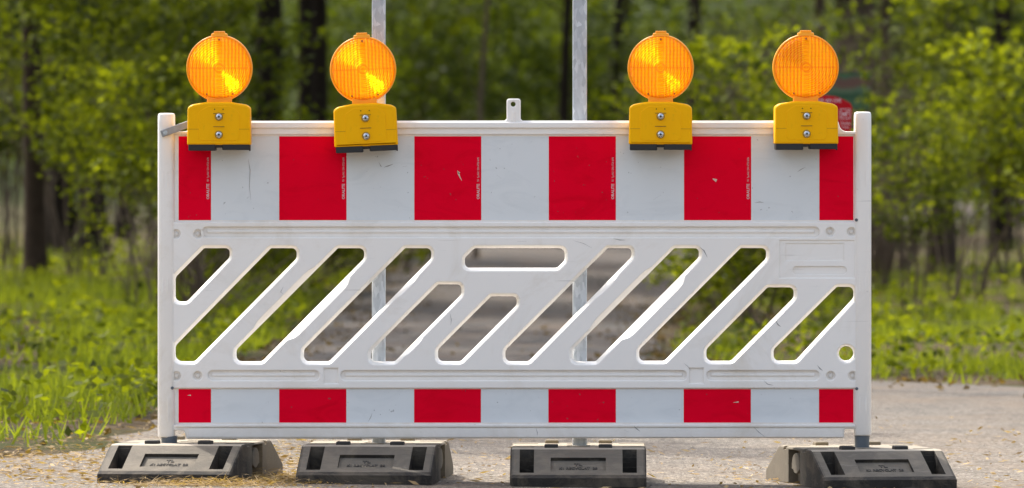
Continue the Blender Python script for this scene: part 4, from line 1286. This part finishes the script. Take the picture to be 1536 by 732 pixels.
# broad-leaved ground cover
def cover(n_, region, dens, size, m, hz, label, name='ground_cover'):
    P = []
    while len(P) < n_:
        x, y = region()
        if dens(x, y) < random.random(): continue
        P.append((x, y, gz_bilin(x, y) + random.uniform(0.0, hz)))
    o = leaves(name, np.array(P), size, m, None, None, 0.8)
    tag(o, label, 'ground cover', None, 'stuff')
cover(9000, reg_left, lambda x, y: 0.8 if nz(x, y, 1.2, 14) > 0.12 else 0.03, 0.055, M['leaf_bright'], 0.14, 'broad leaved weeds in the grass left of the path')
cover(6500, reg_right, lambda x, y: 0.8 if nz(x, y, 1.3, 24) > 0.16 else 0.02, 0.055, M['leaf_bright'], 0.16, 'broad leaved weeds right of the path')
def reg_lit():
    y = random.triangular(1.0, 55, 14); w = 2.6 + 0.07 * (y + 24); s = random.choice((-1, 1))
    return path_edge(y, s) + s * (random.gauss(0.15, 0.35) if random.random() < 0.4 else random.random() * w), y
cover(11000, reg_lit, lambda x, y: 1.0, 0.038, M['leaf_brown'], 0.010, 'brown fallen leaves along both edges of the path', 'leaf_litter')

# yellow flowers and one seed head
def flower(x, y, label, z=0.13):
    t = empty('yellow_flower', label, 'flower', (x, y, gz_bilin(x, y)), 0, 'yellow flowers in the left verge')
    tubes_vf([([(0, 0, -0.01), (0.004, 0, z * 0.5), (0, 0, z)], [0.0022, 0.002, 0.002])], 5).obj('stalk', M['grass'], t)
    bm = bmesh.new()
    for k in range(12):
        a = k * math.pi / 6; c_, s_ = math.cos(a), math.sin(a)
        v = [bm.verts.new(q) for q in ((0, 0, z), (0.014 * c_ - 0.005 * s_, 0.014 * s_ + 0.005 * c_, z + 0.006), (0.026 * c_, 0.026 * s_, z + 0.004), (0.014 * c_ + 0.005 * s_, 0.014 * s_ - 0.005 * c_, z + 0.006))]
        bm.faces.new(v)
    from_bm('petals', bm, M['petal'], t)
for px_, py_ in ((497, 405), (503, 411), (487, 414), (478, 424), (512, 399), (492, 425), (470, 419), (508, 421)):
    d = 506 * 24 * (CAMH - 0.15) / (py_ - HY)
    flower(GX(px_, d), d - 24, 'small yellow flower in the grass seen through the third slot from the left')
d = 506 * 24 * (CAMH - 0.22) / (414 - HY)
x_, y_ = GX(1092, d), d - 24
t = empty('dandelion_clock', 'round white seed head in the right verge, seen through a slot', 'flower', (x_, y_, gz_bilin(x_, y_)))
tubes_vf([([(0, 0, -0.01), (0.006, 0, 0.1), (0, 0, 0.21)], [0.0025, 0.0025, 0.002])], 5).obj('stalk', M['grass'], t)
bm = bmesh.new(); bmesh.ops.create_icosphere(bm, subdivisions=3, radius=0.024)
for v in bm.verts: v.co *= random.uniform(0.8, 1.12)
from_bm('seed_head', bm, M['fluff'], t, (0, 0, 0.22))

# ---- debris on the apron: dry grass, gravel
def reg_apron():
    return random.uniform(-2.2, 2.4), random.triangular(-0.9, 6.5, 0.2)
nS = 7000
P = []
while len(P) < nS:
    x, y = reg_apron()
    e = abs(x - X(415)); wgt = math.exp(-(e / 0.22) ** 2) + 0.55 * (x < X(330)) + 0.09 + 0.16 * (nz(x, y, 2.0, 33) > 0.2)
    if x < path_edge(max(y, 0.0), -1) - 0.3: wgt = 0.7
    if y > 2.5: wgt *= 0.55
    if wgt > random.random(): P.append((x, y, gz_bilin(x, y) + random.uniform(0.004, 0.012)))
P = np.array(P)
a = RNG.uniform(0, 2 * math.pi, nS)
ln = RNG.uniform(0.012, 0.045, nS)[:, None]
Ax = np.stack([np.cos(a), np.sin(a), RNG.normal(0.02, 0.16, nS)], 1) * ln * 0.5
Bx = np.stack([-np.sin(a), np.cos(a), RNG.normal(0, 0.5, nS)], 1) * RNG.uniform(0.0012, 0.0045, nS)[:, None]
o = quads_obj('dry_litter', P, Ax, Bx, RNG.uniform(0, 1, nS), M['straw'])
tag(o, 'dry straw and leaf scraps strewn between the left foot plates', 'litter', None, 'stuff')
# straw tufts heaped against foot plates
nT = 2600
cx_ = [(X(395), -0.22, 0.10), (X(300), -0.46, 0.16), (X(410), 0.05, 0.08), (X(345), -0.44, 0.10)]
P = []
for k in range(nT):
    c = random.choice(cx_)
    x = random.gauss(c[0], c[2]); y = random.gauss(c[1], 0.05)
    P.append((x, y, gz_bilin(x, y) + abs(random.gauss(0, 0.010)) + 0.002))
P = np.array(P); a = RNG.uniform(0, 2 * math.pi, nT); ln = RNG.uniform(0.02, 0.06, nT)[:, None]
Ax = np.stack([np.cos(a), np.sin(a) * 0.6, RNG.normal(0.08, 0.25, nT)], 1) * ln * 0.5
Bx = np.stack([-np.sin(a), np.cos(a), RNG.normal(0, 0.5, nT)], 1) * 0.0010
o = quads_obj('straw_tuft', P, Ax, Bx, RNG.uniform(0, 1, nT), M['straw'])
tag(o, 'tangled dry grass heaped against the left foot plate', 'litter', None, 'stuff')
# gravel
nG = 9000
vs = np.array([(1, 0, 0), (-1, 0, 0), (0, 1, 0), (0, -1, 0), (0, 0, 0.7), (0, 0, -0.7)], float)
fc = [(0, 2, 4), (2, 1, 4), (1, 3, 4), (3, 0, 4), (2, 0, 5), (1, 2, 5), (3, 1, 5), (0, 3, 5)]
V = []; F = []
for k in range(nG):
    x, y = reg_apron(); s = random.choice((0.0015, 0.002, 0.0025, 0.003, 0.0045)) * random.uniform(0.7, 1.3)
    if x < path_edge(max(y, 0), -1) or x > path_edge(max(y, 0), 1): continue
    z = gz_bilin(x, y) + 0.002
    a = random.uniform(0, 6.28); c_, s_ = math.cos(a), math.sin(a); b0 = len(V)
    for q in vs:
        qx, qy, qz = q * s * np.array([random.uniform(.7, 1.3), random.uniform(.7, 1.3), random.uniform(.6, 1)])
        V.append((x + qx * c_ - qy * s_, y + qx * s_ + qy * c_, z + qz))
    F += [tuple(i + b0 for i in f) for f in fc]
o = pymesh('gravel', V, F, M['stone'])
at_ = o.data.attributes.new('tint', 'FLOAT', 'FACE'); at_.data.foreach_set('value', np.repeat(RNG.uniform(0, 1, len(F) // 8), 8).astype(np.float32))
tag(o, 'loose small gravel on the path around the barrier feet', 'gravel', None, 'stuff')

# ================================================================== SIGNS
dS = 33.0; k = CAMD * S / dS
t = empty('dog_notice_sign', 'dark red arched sign with white print and a dog picture beside the right lamp', 'sign', (GX(1236, dS), dS - 24, gz_bilin(GX(1236, dS), dS - 24)))
gz0 = t.location.z
def zz(py, d=dS): return CAMH - (py - HY) * d / (S * CAMD) - gz0
hw = 43 / k
ol = [(-hw, zz(200)), (hw - 0.01, zz(200)), (hw, zz(156)), (hw * 0.45, zz(145)), (0, zz(142.5)), (-hw * 0.45, zz(145)), (-hw, zz(156))]
vf = flat_plate([round_poly(ol, [0.01, 0.01, 0.03, 0.1, 0.1, 0.1, 0.03], 5)], -0.004, 0.008, 0.001)
pymesh('sign_face', vf[0], vf[1], M['sign_red'], t)
bg = Bag()
for txt, sz, py_, cx_ in (('HUNDE AN DIE', 0.034, 151, 0.0), ('LEINE', 0.030, 157, 0.0), ('Danke', 0.026, 185, 0.148), ('Forst', 0.022, 191, 0.148)):
    v, f = text_vf(txt, sz * dS / 56, True)
    bt = Bag(); bt.add(([(cx_ * dS / 56 + q.x, -0.0046 - q.z, zz(py_) + q.y) for q in v], f)); bt.obj('sign_lettering', M['sign_pink'], t)
# picture frame and dog
fx, fz, fh = 0.145 * dS / 56, zz(171), 0.036 * dS / 56
for (x0, x1, z0, z1) in ((-fh, fh, -fh, -fh + .003), (-fh, fh, fh - .003, fh), (-fh, -fh + .003, -fh + .003, fh - .003), (fh - .003, fh, -fh + .003, fh - .003)):
    bg.add(([(fx + x0, -0.0048, fz + z0), (fx + x1, -0.0048, fz + z0), (fx + x1, -0.0048, fz + z1), (fx + x0, -0.0048, fz + z1)], [(0, 1, 2, 3)]))
dog = [(-18, -20), (-13, -20), (-12, -6), (2, -6), (4, -20), (9, -20), (10, -2), (12, 8), (20, 9), (20, 13), (13, 18), (8, 18), (6, 8), (-12, 6), (-20, 14), (-22, 12), (-17, 2)]
bd = Bag(); bd.add(([(fx + a / 850 * dS / 56, -0.0048, fz + b / 850 * dS / 56) for a, b in dog], [tuple(range(len(dog)))]))
bg.obj('picture_frame', M['sign_pink'], t); bd.obj('dog_picture', M['sign_pink'], t)
bm = bmesh.new(); px_off = GX(1294, dS) - GX(1236, dS)
bm_box(bm, px_off - 0.018, px_off + 0.018, 0.006, 0.042, -0.1, zz(180), 0.003, 1); bm_box(bm, -0.03, px_off - 0.019, 0.006, 0.016, zz(193), zz(188), 0.001, 1); from_bm('sign_post', bm, M['wood_grey'], t)

dB = 49.0; kb = CAMD * S / dB
bx = GX(1250, dB)
t = empty('information_board', 'weathered green information board on timber posts behind the red sign', 'sign board', (bx, dB - 24, gz_bilin(bx, dB - 24)), R(-4))
g1 = t.location.z
def zb_(py): return CAMH - (py - HY) * dB / (S * CAMD) - g1
bm = bmesh.new(); bm_box(bm, -0.225, 0.225, -0.010, 0.010, 0, zb_(110) - zb_(164), 0.002, 1)
o = from_bm('board_face', bm, M['board'], t, (0, 0, zb_(164)))
bm = bmesh.new(); bm_box(bm, -0.235, 0.235, -0.018, 0.022, zb_(110) + 0.003, zb_(110) + 0.020, 0.003, 1); from_bm('board_cap', bm, M['wood_grey'], t)
for sx in (-0.19, 0.19):
    bm = bmesh.new(); bm_box(bm, sx - 0.03, sx + 0.03, 0.013, 0.07, -0.1, zb_(112), 0.004, 1); from_bm('board_post', bm, M['wood_grey'], t)

# ================================================================== LIGHT, SKY, CAMERA
EL, AZ = 50.0, -40.0      # sun behind the barrier, to the left
sdir = Vector((math.sin(R(AZ)) * math.cos(R(EL)), math.cos(R(AZ)) * math.cos(R(EL)), math.sin(R(EL))))
ld = bpy.data.lights.new('sun', 'SUN'); ld.energy = 5.0; ld.angle = R(0.5); ld.color = (1.0, 0.95, 0.86)
lo = bpy.data.objects.new('sun', ld); lo.rotation_euler = sdir.to_track_quat('Z', 'Y').to_euler(); COL.objects.link(lo)

w = bpy.data.worlds.new('World'); SC.world = w; w.use_nodes = True
nt = w.node_tree; bgn = nt.nodes['Background']
sky = nt.nodes.new('ShaderNodeTexSky'); sky.sky_type = 'NISHITA'; sky.sun_disc = False
sky.sun_elevation = R(EL); sky.sun_rotation = R(AZ); sky.air_density = 1.0; sky.dust_density = 5.0; sky.ozone_density = 0.8
hs = nt.nodes.new('ShaderNodeHueSaturation'); hs.inputs['Saturation'].default_value = 0.62
nt.links.new(sky.outputs[0], hs.inputs['Color']); nt.links.new(hs.outputs[0], bgn.inputs[0]); bgn.inputs[1].default_value = 0.36

cd = bpy.data.cameras.new('camera'); co = bpy.data.objects.new('camera', cd); COL.objects.link(co)
co.location = (0, -CAMD, CAMH); co.rotation_euler = (R(90), 0, 0)
cd.sensor_width = 36.0; cd.lens = 36.0 * CAMD * S / 1536.0
cd.shift_y = -(366 - HY) / 1536.0
cd.clip_start = 0.5; cd.clip_end = 600
cd.dof.use_dof = True; cd.dof.focus_distance = CAMD - 0.02
cd.dof.aperture_fstop = (cd.lens / 1000.0) / 0.040
cd.dof.aperture_blades = 8
SC.camera = co

SC.render.engine = 'CYCLES'
SC.cycles.use_denoising = True
SC.cycles.max_bounces = 8
SC.cycles.transparent_max_bounces = 8
SC.cycles.caustics_reflective = False
SC.cycles.sample_clamp_indirect = 4.0
SC.view_settings.view_transform = 'Standard'; SC.view_settings.look = 'None'; SC.view_settings.exposure = 0.0; SC.view_settings.gamma = 1.0
